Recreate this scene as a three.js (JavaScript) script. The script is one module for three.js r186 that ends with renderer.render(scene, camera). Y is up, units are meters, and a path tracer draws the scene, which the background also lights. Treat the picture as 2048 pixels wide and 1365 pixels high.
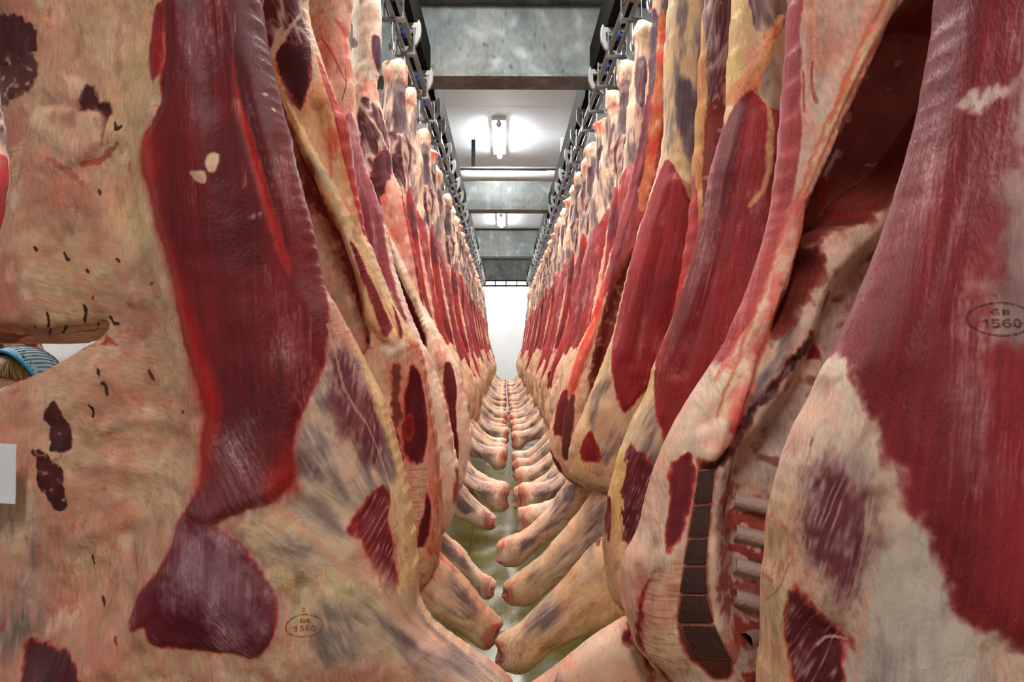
import * as THREE from 'three';
import { RectAreaLightUniformsLib } from 'three/addons/lights/RectAreaLightUniformsLib.js';
import { RoundedBoxGeometry } from 'three/addons/geometries/RoundedBoxGeometry.js';
import { mergeGeometries, mergeVertices } from 'three/addons/utils/BufferGeometryUtils.js';

// ------------------------------------------------------------ camera, light, exposure
const FOCAL = 1500, EYE = 1.5, RAIL = 3.0, CEIL = 4.0, AISLE = 0.034;
const camera = new THREE.PerspectiveCamera(2 * Math.atan(682.5 / FOCAL) * 180 / Math.PI, 2048 / 1365, 0.05, 60);
camera.position.set(0, EYE, 0);
camera.rotation.order = 'YXZ';
camera.rotation.set(Math.atan(23.5 / FOCAL), -Math.atan(15 / FOCAL), 0);
camera.updateMatrixWorld();
const scene = new THREE.Scene();
const renderer = new THREE.WebGLRenderer({ antialias: true });
renderer.toneMapping = THREE.LinearToneMapping;
renderer.toneMappingExposure = 1.22;
renderer.shadowMap.enabled = true;
RectAreaLightUniformsLib.init();
scene.background = new THREE.Color(0x000000);
const LAMP_POWER = 105;
// first lamp is seen, most others are added unseen to brighten the hall: [x, depth]
const LAMPS = [[-0.06, 8.6], [-0.06, 2.9], [-0.06, 5.8], [-0.06, 11.2], [-0.06, 13.9], [-0.06, 17.9], [-0.06, -1.4],
  [-2.6, 2.6], [-2.6, 8.6], [-2.6, 13.9], [2.6, 2.6], [2.6, 8.6], [2.6, 13.9]];

// ------------------------------------------------------------ small helpers
const names = {};
function numbered(n) { const k = names[n] = (names[n] ?? -1) + 1; return k ? `${n}_${String(k).padStart(3, '0')}` : n; }
function tag(o, label, category, group, kind) {
  o.userData = {}; if (label) o.userData.label = label; if (category) o.userData.category = category;
  if (group) o.userData.group = group; if (kind) o.userData.kind = kind; return o;
}
function thing(name, label, category, pos = [0, 0, 0], turn = 0, group) {
  const o = new THREE.Group(); o.name = numbered(name); o.position.set(...pos); o.rotation.y = turn; scene.add(o);
  return tag(o, label, category, group);
}
function part(name, geo, mat, parent, label) {
  const m = new THREE.Mesh(geo, mat); m.name = name; m.castShadow = m.receiveShadow = true;
  if (label) m.userData.label = label; parent.add(m); return m;
}
function struct(name, geo, mat, label) {
  const m = part(name, geo, mat, scene); m.userData = { kind: 'structure' }; if (label) m.userData.label = label; return m;
}
function copyOf(o, label) { const c = o.clone(); c.name = numbered(o.name.replace(/_\d+$/, '')); c.userData = { ...o.userData }; if (label) c.userData.label = label; scene.add(c); return c; }
const boxAt = (w, h, d, x, y, z) => new THREE.BoxGeometry(w, h, d).translate(x, y, z);
const rbox = (w, h, d, x, y, z, r = 0.004) => new RoundedBoxGeometry(w, h, d, 2, r).translate(x, y, z);
const cyl = (r, l, axis, x, y, z, seg = 16) => { const g = new THREE.CylinderGeometry(r, r, l, seg); if (axis === 'x') g.rotateZ(Math.PI / 2); if (axis === 'z') g.rotateX(Math.PI / 2); return g.translate(x, y, z); };
const lerp = (a, b, t) => a + (b - a) * t, clamp01 = t => t < 0 ? 0 : t > 1 ? 1 : t;
const sstep = (a, b, x) => { const t = clamp01((x - a) / (b - a)); return t * t * (3 - 2 * t); };
let seedState = 7;
function rnd() { seedState = (seedState * 1664525 + 1013904223) >>> 0; return seedState / 4294967296; }
// gradient noise, about -0.7 .. 0.7
const PERM = new Uint8Array(512), GX = new Float32Array(256), GY = new Float32Array(256);
{ const p = Array.from({ length: 256 }, (_, i) => i); for (let i = 255; i > 0; i--) { const j = Math.floor(rnd() * (i + 1)); [p[i], p[j]] = [p[j], p[i]]; }
  for (let i = 0; i < 512; i++) PERM[i] = p[i & 255]; for (let i = 0; i < 256; i++) { const a = rnd() * 6.2832; GX[i] = Math.cos(a); GY[i] = Math.sin(a); } }
function nz(x, y) {
  const xi = Math.floor(x), yi = Math.floor(y), fx = x - xi, fy = y - yi, X = xi & 255, Y = yi & 255;
  const u = fx * fx * (3 - 2 * fx), v = fy * fy * (3 - 2 * fy);
  const a = PERM[PERM[X] + Y], b = PERM[PERM[X + 1] + Y], c = PERM[PERM[X] + Y + 1], d = PERM[PERM[X + 1] + Y + 1];
  const n0 = GX[a] * fx + GY[a] * fy, n1 = GX[b] * (fx - 1) + GY[b] * fy, n2 = GX[c] * fx + GY[c] * (fy - 1), n3 = GX[d] * (fx - 1) + GY[d] * (fy - 1);
  return (n0 + (n1 - n0) * u) * (1 - v) + (n2 + (n3 - n2) * u) * v;
}
const fbm = (x, y) => nz(x, y) + 0.5 * nz(x * 2.03 + 7.1, y * 2.03 + 3.3) + 0.25 * nz(x * 4.1 + 1.7, y * 4.1 + 9.2);

// textures of plain surfaces: f(x, y, out) gives sRGB 0..255 on a tile
function dataTex(w, h, f, srgb = true) {
  const d = new Uint8Array(w * h * 4), o = [0, 0, 0];
  for (let j = 0; j < h; j++) for (let i = 0; i < w; i++) { f(i / w, j / h, o); const k = (j * w + i) * 4; d[k] = o[0]; d[k + 1] = o[1]; d[k + 2] = o[2]; d[k + 3] = 255; }
  const t = new THREE.DataTexture(d, w, h); t.magFilter = THREE.LinearFilter; t.minFilter = THREE.LinearMipmapLinearFilter; t.generateMipmaps = true;
  t.wrapS = t.wrapT = THREE.RepeatWrapping; if (srgb) t.colorSpace = THREE.SRGBColorSpace; t.needsUpdate = true; return t;
}
// tileable value: mirror trick on gradient noise
const tileN = (x, y, sx, sy) => { const a = nz(x * sx, y * sy), b = nz((x - 1) * sx + 31, y * sy), c = nz(x * sx, (y - 1) * sy + 17), d = nz((x - 1) * sx + 31, (y - 1) * sy + 17); const u = x, v = y; return (a * (1 - u) + b * u) * (1 - v) + (c * (1 - u) + d * u) * v; };

const fleshBump = dataTex(512, 512, (x, y, o) => { const v = 128 + 120 * tileN(x, y, 26, 9) + 80 * tileN(x, y, 60, 40) + 50 * tileN(x, y, 120, 60); o[0] = o[1] = o[2] = Math.max(0, Math.min(255, v)); }, false);
const steelTex = dataTex(1024, 512, (x, y, o) => {
  const a = tileN(x, y, 9, 5) + 0.6 * tileN(x, y, 30, 14), s = tileN(x, y, 90, 60), st = tileN(x, y, 7, 40), p = tileN(x, y, 60, 34), b = tileN(x, y, 22, 18);
  let v = 110 + 38 * a + 20 * s + 14 * st + (b > 0.12 ? 22 * (b - 0.12) * 5 : 0); if (p > 0.3) v -= 60 * (p - 0.3) * 3; const cool = 8 * tileN(x, y, 4, 3);
  o[0] = v - 5 - cool; o[1] = v + 1; o[2] = v - 1 + cool; });
const floorTex = dataTex(1024, 1024, (x, y, o) => {
  const a = tileN(x, y, 5, 5) + 0.5 * tileN(x, y, 14, 12), s = tileN(x, y, 140, 26), d = tileN(x, y, 40, 40), k = tileN(x, y, 90, 90);
  const v = 1 + 0.4 * a + 0.16 * s; o[0] = 88 * v + 14 * d; o[1] = 84 * v + 10 * d; o[2] = 38 * v; if (k > 0.42) { o[0] -= 20; o[1] -= 20; o[2] -= 14; } for (let i = 0; i < 3; i++) o[i] = Math.max(0, Math.min(255, o[i])); });
const floorRough = dataTex(512, 512, (x, y, o) => { const v = 70 + 90 * tileN(x, y, 7, 7) + 60 * tileN(x, y, 30, 12); o[0] = o[1] = o[2] = Math.max(20, Math.min(200, v)); }, false);
const wallTex = dataTex(512, 512, (x, y, o) => { const v = 243 + 7 * tileN(x, y, 6, 6) + 4 * tileN(x, y, 40, 40); o[0] = v - 3; o[1] = v - 1; o[2] = v + 2; });
const M = {
  steel: new THREE.MeshStandardMaterial({ map: steelTex, metalness: 0.25, roughness: 0.55 }),
  dark: new THREE.MeshPhysicalMaterial({ color: 0x181716, metalness: 0.0, roughness: 0.9, specularIntensity: 0.12 }),
  bar: new THREE.MeshStandardMaterial({ color: 0x8d8f8e, metalness: 0.9, roughness: 0.3 }),
  cast: new THREE.MeshStandardMaterial({ color: 0x8f908c, metalness: 0.35, roughness: 0.45 }),
  blue: new THREE.MeshStandardMaterial({ color: 0x2b49b4, roughness: 0.35 }),
  white: new THREE.MeshStandardMaterial({ color: 0xe9ebee, roughness: 0.4 }),
  panel: new THREE.MeshStandardMaterial({ map: wallTex, roughness: 0.32 }),
  pipe: new THREE.MeshStandardMaterial({ color: 0xc9c8c4, roughness: 0.4, metalness: 0.2 }),
  floor: new THREE.MeshStandardMaterial({ map: floorTex, roughnessMap: floorRough, roughness: 0.75 }),
  grout: new THREE.MeshStandardMaterial({ color: 0x4a4832, roughness: 0.8 }),
  paper: new THREE.MeshStandardMaterial({ color: 0xf0eff2, roughness: 0.7 }),
};

// ------------------------------------------------------------ the hall: floor, ceiling, walls
const HX = 5.2, ZN = 4.6, ZF = 19.0, ZM = (ZN - ZF) / 2, ZL = ZN + ZF;   // half width, behind the camera, far wall
function scaleUV(g, s) { const u = g.attributes.uv, p = g.attributes.position, n = g.attributes.normal; for (let i = 0; i < u.count; i++) { const ax = Math.abs(n.getX(i)), ay = Math.abs(n.getY(i)); if (ay > 0.7) u.setXY(i, p.getX(i) * s, p.getZ(i) * s); else if (ax > 0.7) u.setXY(i, p.getZ(i) * s, p.getY(i) * s); else u.setXY(i, p.getX(i) * s, p.getY(i) * s); } return g; }
{
  const fl = struct('floor', boxAt(2 * HX, 0.2, ZL, 0, -0.118, ZM), M.grout, 'wet olive coloured floor of large smooth slabs');
  // slabs, each a piece with a joint around it
  for (let zi = 0; zi < 24; zi++) for (let xi = -2; xi < 8; xi++) {
    const w = 1.12, d = 0.985, x = -0.23 - 2.5 * 1.125 + xi * 1.125 - 0.035, z = ZN - 0.5 - zi * 0.99;
    if (z - d / 2 < -ZF) continue;
    const g = new THREE.BoxGeometry(Math.min(w, 1.12), 0.018, d); g.translate(x, -0.009, z); part('floor_slab', scaleUV(g, 0.5), M.floor, fl);
  }
  const ce = struct('ceiling', boxAt(2 * HX, 0.2, ZL, 0, CEIL + 0.13, ZM), M.white, 'white insulated panel ceiling with cross joints');
  for (let i = 0; i < 31; i++) { const z = ZN - 0.38 - i * 0.76; part('ceiling_panel', scaleUV(rbox(2 * HX - 0.01, 0.03, 0.754, 0, CEIL + 0.015, z, 0.003), 0.4), M.panel, ce); }
  struct('wall_back', scaleUV(boxAt(2 * HX, CEIL + 0.2, 0.2, 0, (CEIL + 0.2) / 2, -ZF - 0.1), 0.4), M.panel, 'plain white cold room wall closing the far end');
  struct('wall_front', scaleUV(boxAt(2 * HX, CEIL + 0.2, 0.2, 0, (CEIL + 0.2) / 2, ZN + 0.1), 0.4), M.panel);
  struct('wall_left', scaleUV(boxAt(0.2, CEIL + 0.2, ZL, -HX - 0.1, (CEIL + 0.2) / 2, ZM), 0.4), M.panel, 'white cold room side wall beyond the next aisle');
  struct('wall_right', scaleUV(boxAt(0.2, CEIL + 0.2, ZL, HX + 0.1, (CEIL + 0.2) / 2, ZM), 0.4), M.panel);
}
// lamps
{
  const glow = new THREE.MeshStandardMaterial({ color: 0xffffff, emissive: 0xf4f8ff, emissiveIntensity: 55, roughness: 0.4 });
  const house = rbox(0.16, 0.035, 1.4, 0, -0.018, 0, 0.008), tube = cyl(0.028, 1.28, 'z', 0, -0.07, 0, 20), cap = cyl(0.03, 0.04, 'z', 0, 0, 0, 20);
  const bracket = rbox(0.03, 0.05, 0.02, 0, 0, 0, 0.003);
  LAMPS.forEach(([x, Z], i) => {
    const t = thing('seen_or_added_lamp', i === 0 ? 'lit tube lamp on white ceiling above the aisle before the pipe' : 'tube lamp on white ceiling panels, most of these added to brighten the hall', 'lamp', [x, CEIL, -Z], 0, i === 0 ? undefined : 'tube lamps on the ceiling');
    part('housing', house, M.white, t);
    const tb = part('lamp_tube', tube, glow, t, 'glowing white tube'); tb.castShadow = false;
    for (const s of [-1, 1]) { part('end_cap', cap.clone().translate(0, -0.07, s * 0.655), M.white, t); part('tube_holder', bracket.clone().translate(0, -0.055, s * 0.66), M.white, t); }
    const l = new THREE.RectAreaLight(0xfff9f0, LAMP_POWER, 0.12, 1.3); l.position.set(0, -0.102, 0); l.rotation.x = -Math.PI / 2; l.name = 'lamp_light'; t.add(l);
  });
}
// cross beams
{
  const BY = EYE + 1.65, H = 0.5, W = 2 * HX - 0.02;
  const lab = ['grey galvanised cross beam with broad web, first over the aisle', 'galvanised cross beam with streaked web behind the pale pipe', 'galvanised cross beam third along the aisle, between two bright ceiling gaps', 'galvanised cross beam last before the far wall'];
  [4.565, 8.75, 12.95, 17.1].forEach((Z, i) => {
    const t = thing('steel_beam', lab[i], 'beam', [0, BY, -Z]);
    const off = i * 1.7;
    const shift = g => { scaleUV(g, 0.45); const u = g.attributes.uv; for (let k = 0; k < u.count; k++) u.setXY(k, u.getX(k) + off, u.getY(k) + off * 0.6); return g; };
    part('web', shift(boxAt(W, H - 0.03, 0.014, 0, H / 2, 0)), M.steel, t);
    part('flange', shift(rbox(W, 0.018, 0.23, 0, 0.009, 0, 0.003)), M.steel, t);
    part('flange', shift(rbox(W, 0.018, 0.23, 0, H - 0.009, 0, 0.003)), M.steel, t);
    part('hanger_post', rbox(0.055, CEIL - BY - 0.03, 0.05, 0.68, (CEIL - BY) / 2 + 0.017, 0.06, 0.004), M.white, t, 'white post between beam and ceiling');
  });
  // pale pipe before the second beam, with couplings
  const p = thing('ceiling_pipe', 'pale round pipe crossing the aisle before the second beam', 'pipe', [0, EYE + 2.0, -8.45]);
  part('pipe_run', cyl(0.056, W, 'x', 0, 0, 0, 28), M.pipe, p);
  for (const x of [-1.9, -0.42, 0.52, 2.0]) part('coupling', cyl(0.0615, 0.09, 'x', x, 0, 0, 28), M.pipe, p);
  for (const x of [-1.4, 1.4]) part('pipe_strap', rbox(0.03, CEIL - EYE - 2.0, 0.006, x, (CEIL - EYE - 2.0) / 2, 0.058, 0.002), M.dark, p);
  const s = thing('ceiling_strap', 'short dark metal strap hanging from ceiling to the second beam', 'strap', [-0.365, EYE + 2.15, -8.75]);
  part('strap_plate', rbox(0.045, CEIL - EYE - 2.15 - 0.001, 0.012, 0, (CEIL - EYE - 2.15) / 2, 0, 0.003), M.dark, s);
  part('strap_foot', rbox(0.06, 0.012, 0.09, 0, 0.006, 0, 0.003), M.dark, s);
}
const leftZ = [3.2, 3.58, 4.2, 4.62, 5.1, 5.9, 6.4], rightZ = [2.82, 3.2, 3.6, 4.0, 4.42, 4.8, 5.2, 5.6, 6.05];
for (let z = 6.85; z < 16.2; z += 0.44) leftZ.push(z + 0.06 * nz(z * 3.1, 2)); for (let z = 6.5; z < 16.2; z += 0.43) rightZ.push(z + 0.06 * nz(z * 3.7, 9));
const NEARZ = { '-1': [1.25, 1.75, 2.16, 2.7, ...leftZ], '1': [0.85, 1.25, 1.62, 1.84, 2.06, 2.42, ...rightZ] };
// rails: twin bars, dark carrying channels, cast brackets
const RAILX = 0.51;
for (const side of [-1, 1]) {
  const X = AISLE + side * RAILX, sn = side < 0 ? 'beside the wall with the slit view' : 'with bright blue rollers';
  const r = thing('hanging_rail', side < 0 ? 'polished twin bar overhead rail carrying the row with the slit flank' : 'polished twin bar overhead rail carrying the row with the open sternum', 'rail', [X, RAIL, 0], 0, 'overhead rails');
  for (const o of [-0.024, 0.024]) part('rail_bar', cyl(0.013, 19.3, 'z', o, 0, -6.85, 12), M.bar, r);
  const spans = [[-2.6, 4.44], [4.69, 8.63], [8.87, 12.83], [13.07, 16.98]];
  spans.forEach(([a, b]) => {
    const c = thing('rail_channel', side < 0 ? 'dark steel channel between cross beams over the row with the slit flank' : 'dark steel channel between cross beams over the row with the open sternum', 'channel', [X, RAIL + 0.12, -(a + b) / 2], 0, side < 0 ? 'dark channels of one row' : 'dark channels of the facing row');
    const L = b - a, inn = -side;
    part('channel_web', boxAt(0.012, 0.2, L, inn * 0.03, 0.1, 0), M.dark, c);
    part('channel_flange', rbox(0.12, 0.012, L, -inn * 0.024, 0.006, 0, 0.003), M.dark, c);
    part('channel_flange', rbox(0.12, 0.012, L, -inn * 0.024, 0.194, 0, 0.003), M.dark, c);
  });
  // bracket: arm under the channel, J hook down to the bars
  const sh = new THREE.Shape(); const q = -side;    // towards the aisle
  const P = [[-0.05, 0.14], [0.075, 0.14], [0.078, 0.105], [0.075, 0.06], [0.055, 0.015], [0.02, -0.022], [-0.03, -0.03], [-0.03, -0.012], [0.012, -0.004], [0.036, 0.022], [0.052, 0.062], [0.054, 0.112], [-0.05, 0.115]];
  P.forEach(([x, y], i) => i ? sh.lineTo(x * q * 0.82, y * 0.8) : sh.moveTo(x * q * 0.82, y * 0.8));
  const jg = new THREE.ExtrudeGeometry(sh, { depth: 0.02, bevelEnabled: true, bevelSize: 0.004, bevelThickness: 0.004, bevelSegments: 2, curveSegments: 4 }).translate(0, 0, -0.01);
  const depths = side < 0 ? [2.5, 3.05, 3.63, 4.2, 4.79, 5.16, 5.77, 6.3, 6.92, 7.5, 8.1, 8.5] : [2.6, 3.15, 3.7, 4.25, 4.95, 5.4, 5.95, 6.55, 7.1, 7.7, 8.2];
  for (let z = 9.0; z < 16.8; z += 0.55) depths.push(z);
  for (const z of [0.2, 0.75, 1.35, 1.95]) depths.unshift(z);
  let proto = null;
  for (const z0 of depths) {
    let z = z0; for (let k = 0; k < 8; k++) for (const q of NEARZ[side]) if (Math.abs(z - q) < 0.075) z = z < q ? q - 0.078 : q + 0.078;   // stand clear of the roller hooks
    if (!proto) {
      proto = thing('rail_bracket', side < 0 ? 'cast grey hook bracket bolted to the channel over the row with the slit flank' : 'cast grey hook bracket bolted to the channel over the row with the open sternum', 'bracket', [X, RAIL, -z], 0, side < 0 ? 'rail brackets of one row' : 'rail brackets of the facing row');
      part('hook_arm', jg, M.cast, proto); part('bolt', cyl(0.006, 0.018, 'y', q * 0.054, 0.122, 0, 8), M.cast, proto); part('bolt', cyl(0.009, 0.008, 'y', q * 0.054, 0.118, 0, 6), M.cast, proto);
    } else { copyOf(proto).position.set(X, RAIL, -z); }
  }
}
{ // cross rail joining the two rows at the far end
  const t = thing('end_rail', 'ladder like cross rail joining both rows before the far wall', 'rail', [AISLE, RAIL, -16.45]);
  part('rail_bar', cyl(0.016, 1.14, 'x', 0, -0.029, 0, 10), M.dark, t); part('rail_bar', cyl(0.016, 1.0, 'x', 0, 0.08, 0, 10), M.dark, t);
  for (let i = -2; i <= 2; i++) part('rung', boxAt(0.022, 0.14, 0.022, i * 0.235, 0.015, 0.02), M.dark, t);
}

// ------------------------------------------------------------ sides of beef: closed, inflated bodies with relief, split into parts
// a smooth closed (or open) line through points
function smooth(pts, closed = true, sub = 5) {
  const n = pts.length, out = [];
  for (let i = 0; i < (closed ? n : n - 1); i++) {
    const p0 = pts[closed ? (i + n - 1) % n : Math.max(0, i - 1)], p1 = pts[i], p2 = pts[(i + 1) % n], p3 = pts[closed ? (i + 2) % n : Math.min(n - 1, i + 2)];
    for (let k = 0; k < sub; k++) {
      const t = k / sub, t2 = t * t, t3 = t2 * t, o = [];
      for (let c = 0; c < 2; c++) o.push(0.5 * (2 * p1[c] + (p2[c] - p0[c]) * t + (2 * p0[c] - 5 * p1[c] + 4 * p2[c] - p3[c]) * t2 + (3 * p1[c] - p0[c] - 3 * p2[c] + p3[c]) * t3));
      out.push(o);
    }
  }
  if (!closed) out.push(pts[n - 1]);
  return out;
}
// signed distance (inside positive) and nearest point
const near = [0, 0];
function polyDist(P, x, y) {
  let best = 1e9, inside = false, nx = 0, ny = 0; const n = P.length;
  for (let i = 0, j = n - 1; i < n; j = i++) {
    const ax = P[j][0], ay = P[j][1], bx = P[i][0], by = P[i][1], dx = bx - ax, dy = by - ay;
    let t = ((x - ax) * dx + (y - ay) * dy) / (dx * dx + dy * dy + 1e-12); t = t < 0 ? 0 : t > 1 ? 1 : t;
    const qx = ax + dx * t, qy = ay + dy * t, d = (x - qx) * (x - qx) + (y - qy) * (y - qy);
    if (d < best) { best = d; nx = qx; ny = qy; }
    if ((ay > y) !== (by > y) && x < (bx - ax) * (y - ay) / (by - ay) + ax) inside = !inside;
  }
  near[0] = nx; near[1] = ny; best = Math.sqrt(best); return inside ? best : -best;
}
function lineDist(P, x, y) {
  let best = 1e9, bt = 0;
  for (let i = 1; i < P.length; i++) {
    const ax = P[i - 1][0], ay = P[i - 1][1], dx = P[i][0] - ax, dy = P[i][1] - ay;
    let t = ((x - ax) * dx + (y - ay) * dy) / (dx * dx + dy * dy + 1e-12); t = t < 0 ? 0 : t > 1 ? 1 : t;
    const d = Math.hypot(x - ax - dx * t, y - ay - dy * t); if (d < best) { best = d; bt = (i - 1 + t) / (P.length - 1); }
  }
  near[0] = bt; return best;
}
// distance field of a polygon on a coarse grid over a box
function field(P, bb, cell = 0.006) {
  const w = Math.ceil((bb[2] - bb[0]) / cell) + 2, h = Math.ceil((bb[3] - bb[1]) / cell) + 2, d = new Float32Array(w * h).fill(-1);
  let x0 = 1e9, x1 = -1e9, y0 = 1e9, y1 = -1e9; for (const p of P) { x0 = Math.min(x0, p[0]); x1 = Math.max(x1, p[0]); y0 = Math.min(y0, p[1]); y1 = Math.max(y1, p[1]); }
  const m = 0.06, i0 = Math.max(0, Math.floor((x0 - m - bb[0]) / cell)), i1 = Math.min(w - 1, Math.ceil((x1 + m - bb[0]) / cell)), j0 = Math.max(0, Math.floor((y0 - m - bb[1]) / cell)), j1 = Math.min(h - 1, Math.ceil((y1 + m - bb[1]) / cell));
  for (let j = j0; j <= j1; j++) for (let i = i0; i <= i1; i++) d[j * w + i] = polyDist(P, bb[0] + i * cell, bb[1] + j * cell);
  const ic = 1 / cell, bx = bb[0], by = bb[1];
  return (x, y) => {
    let fx = (x - bx) * ic, fy = (y - by) * ic; if (fx < 0) fx = 0; if (fy < 0) fy = 0; let i = fx | 0, j = fy | 0; if (i > w - 2) i = w - 2; if (j > h - 2) j = h - 2; fx -= i; fy -= j;
    const k = j * w + i; return (d[k] * (1 - fx) + d[k + 1] * fx) * (1 - fy) + (d[k + w] * (1 - fx) + d[k + w + 1] * fx) * fy;
  };
}
// inflate an outline: returns vertex data of a closed body
function inflateBase(P, cell, o) {
  let x0 = 1e9, x1 = -1e9, y0 = 1e9, y1 = -1e9; for (const p of P) { x0 = Math.min(x0, p[0]); x1 = Math.max(x1, p[0]); y0 = Math.min(y0, p[1]); y1 = Math.max(y1, p[1]); }
  x0 -= 2 * cell; y0 -= 2 * cell; const w = Math.ceil((x1 - x0) / cell) + 3, h = Math.ceil((y1 - y0) / cell) + 3, N = w * h;
  const s = new Float32Array(N), nX = new Float32Array(N), nY = new Float32Array(N), H = new Float32Array(N);
  for (let j = 0; j < h; j++) for (let i = 0; i < w; i++) { const k = j * w + i; s[k] = polyDist(P, x0 + i * cell, y0 + j * cell); nX[k] = near[0]; nY[k] = near[1]; }
  const lam = o.lam ?? 0.1, T = o.thick ?? 0.13, c2 = cell * cell, den = 1 / (4 + c2 / (lam * lam));
  for (let k = 0; k < N; k++) if (s[k] > 0) { const q = Math.min(s[k], lam); H[k] = q * lam - q * q / 2; }
  for (let it = 0; it < 120; it++) for (let j = 1; j < h - 1; j++) for (let k = j * w + 1, e = j * w + w - 1; k < e; k++) if (s[k] > 0) { const v = (H[k - 1] + H[k + 1] + H[k - w] + H[k + w] + c2) * den; H[k] += 1.8 * (v - H[k]); }
  const step = T / lam, thinF = o.thin;
  // where flesh paint sits: the rim rolls away, so paint is unrolled outwards there
  const grid = (A, x, y) => { let fx = (x - x0) / cell, fy = (y - y0) / cell; fx = Math.max(0, Math.min(w - 1.001, fx)); fy = Math.max(0, Math.min(h - 1.001, fy)); const i = fx | 0, j = fy | 0, a = fx - i, b = fy - j, k = j * w + i; return (A[k] * (1 - a) + A[k + 1] * a) * (1 - b) + (A[k + w] * (1 - a) + A[k + w + 1] * a) * b; };
  const sAt = (x, y) => grid(s, x, y), ROLL = o.roll ?? 0.07, REACH = 0.06;
  const unroll = (x, y, sv = sAt(x, y)) => { if (sv >= REACH) return [x, y]; const e = cell * 1.5; let gx = sAt(x + e, y) - sAt(x - e, y), gy = sAt(x, y + e) - sAt(x, y - e); const l = Math.hypot(gx, gy) || 1, a = ROLL * (thinF ? thinF(x, y) : 1) * Math.pow(1 - Math.sqrt(Math.max(0, sv) / REACH), 1.2); return [x - gx / l * a, y - gy / l * a]; };
  const zAt = (x, y) => { const fx = (x - x0) / cell, fy = (y - y0) / cell, i = Math.floor(fx), j = Math.floor(fy); if (i < 0 || j < 0 || i > w - 2 || j > h - 2) return 0; const a = fx - i, b = fy - j, k = j * w + i, q = m => step * Math.sqrt(Math.max(0, H[m])); return ((q(k) * (1 - a) + q(k + 1) * a) * (1 - b) + (q(k + w) * (1 - a) + q(k + w + 1) * a) * b) * (thinF ? thinF(x, y) : 1); };
  return { zAt, sAt, unroll, x0, y0, w, h, N, s, nX, nY, H, cell, T, lam };
}
function inflate(B, o) {
  const { unroll, x0, y0, w, h, N, s, nX, nY, H, cell, T, lam } = B;
  const pos = [], uvs = [], uv1 = [], idF = new Int32Array(N).fill(-1), idB = new Int32Array(N).fill(-1), bb = o.bb, uvx = 1 / (bb[2] - bb[0]), uvy = 1 / (bb[3] - bb[1]);
  const put = (x, y, z, sv) => { const [tx, ty] = unroll(x, y, Math.max(0, sv)); pos.push(x, y, z); uvs.push((tx - bb[0]) * uvx, (ty - bb[1]) * uvy); uv1.push((x + z * 0.8) * 4, (y + z * 0.6) * 4); return pos.length / 3 - 1; };
  const vert = k => {
    if (idF[k] >= 0) return;
    const i = k % w, j = (k / w) | 0; let x = x0 + i * cell, y = y0 + j * cell;
    if (s[k] <= 0) { x = nX[k]; y = nY[k]; idF[k] = idB[k] = put(x, y, (o.zoff ?? 0), 0); return; }
    const e = sstep(0, 0.025, s[k]), mul = o.thin ? o.thin(x, y) : 1, base = o.zoff ?? 0;
    let z = T / lam * Math.sqrt(Math.max(0, H[k])) * mul, zb = -z * (o.back ?? 0.9);
    z += e * (o.relief ? o.relief(x, y, s[k]) : 0); if (z < zb + Math.min(0.02, s[k])) z = zb + Math.min(0.02, s[k]);
    idF[k] = put(x, y, base + z, s[k]); idB[k] = put(x, y, base + zb, s[k]);
  };
  const tri = [];
  for (let j = 0; j < h - 1; j++) for (let i = 0; i < w - 1; i++) {
    const a = j * w + i, b = a + 1, c = a + w, d = c + 1; if (!(s[a] > 0 || s[b] > 0 || s[c] > 0 || s[d] > 0)) continue;
    vert(a); vert(b); vert(c); vert(d);
    const t = (p, q, r) => { if (p !== q && q !== r && p !== r) tri.push(p, q, r); };
    t(idF[a], idF[b], idF[d]); t(idF[a], idF[d], idF[c]); 
    if (idB[a] !== idF[a] || idB[b] !== idF[b] || idB[d] !== idF[d]) t(idB[a], idB[d], idB[b]);
    if (idB[a] !== idF[a] || idB[d] !== idF[d] || idB[c] !== idF[c]) t(idB[a], idB[c], idB[d]);
  }
  // relax the rim so that its rounding is even along slanting edges
  { const nb = new Map(), rim = new Set(); for (let k = 0; k < N; k++) if (idF[k] >= 0 && s[k] < 5.5 * cell) { rim.add(idF[k]); rim.add(idB[k]); }
    const link = (a, b) => { if (rim.has(a)) { let q = nb.get(a); if (!q) nb.set(a, q = []); if (!q.includes(b)) q.push(b); } };
    for (let t = 0; t < tri.length; t += 3) { const [a, b, c] = [tri[t], tri[t + 1], tri[t + 2]]; link(a, b); link(a, c); link(b, a); link(b, c); link(c, a); link(c, b); }
    for (let it = 0; it < 12; it++) { const up = it % 4 === 3 ? -0.7 : 0.5, next = []; for (const [v, q] of nb) { let x = 0, y = 0, z = 0; for (const m of q) { x += pos[m * 3]; y += pos[m * 3 + 1]; z += pos[m * 3 + 2]; } const n = 1 / q.length; next.push(v, pos[v * 3] + up * (x * n - pos[v * 3]), pos[v * 3 + 1] + up * (y * n - pos[v * 3 + 1]), pos[v * 3 + 2] + up * (z * n - pos[v * 3 + 2])); } for (let i = 0; i < next.length; i += 4) { pos[next[i] * 3] = next[i + 1]; pos[next[i] * 3 + 1] = next[i + 2]; pos[next[i] * 3 + 2] = next[i + 3]; } } }
  const g = new THREE.BufferGeometry(); g.setAttribute('position', new THREE.Float32BufferAttribute(pos, 3)); g.setAttribute('uv', new THREE.Float32BufferAttribute(uvs, 2)); g.setAttribute('uv1', new THREE.Float32BufferAttribute(uv1, 2)); g.setIndex(tri); g.computeVertexNormals();
  return g;
}
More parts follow.
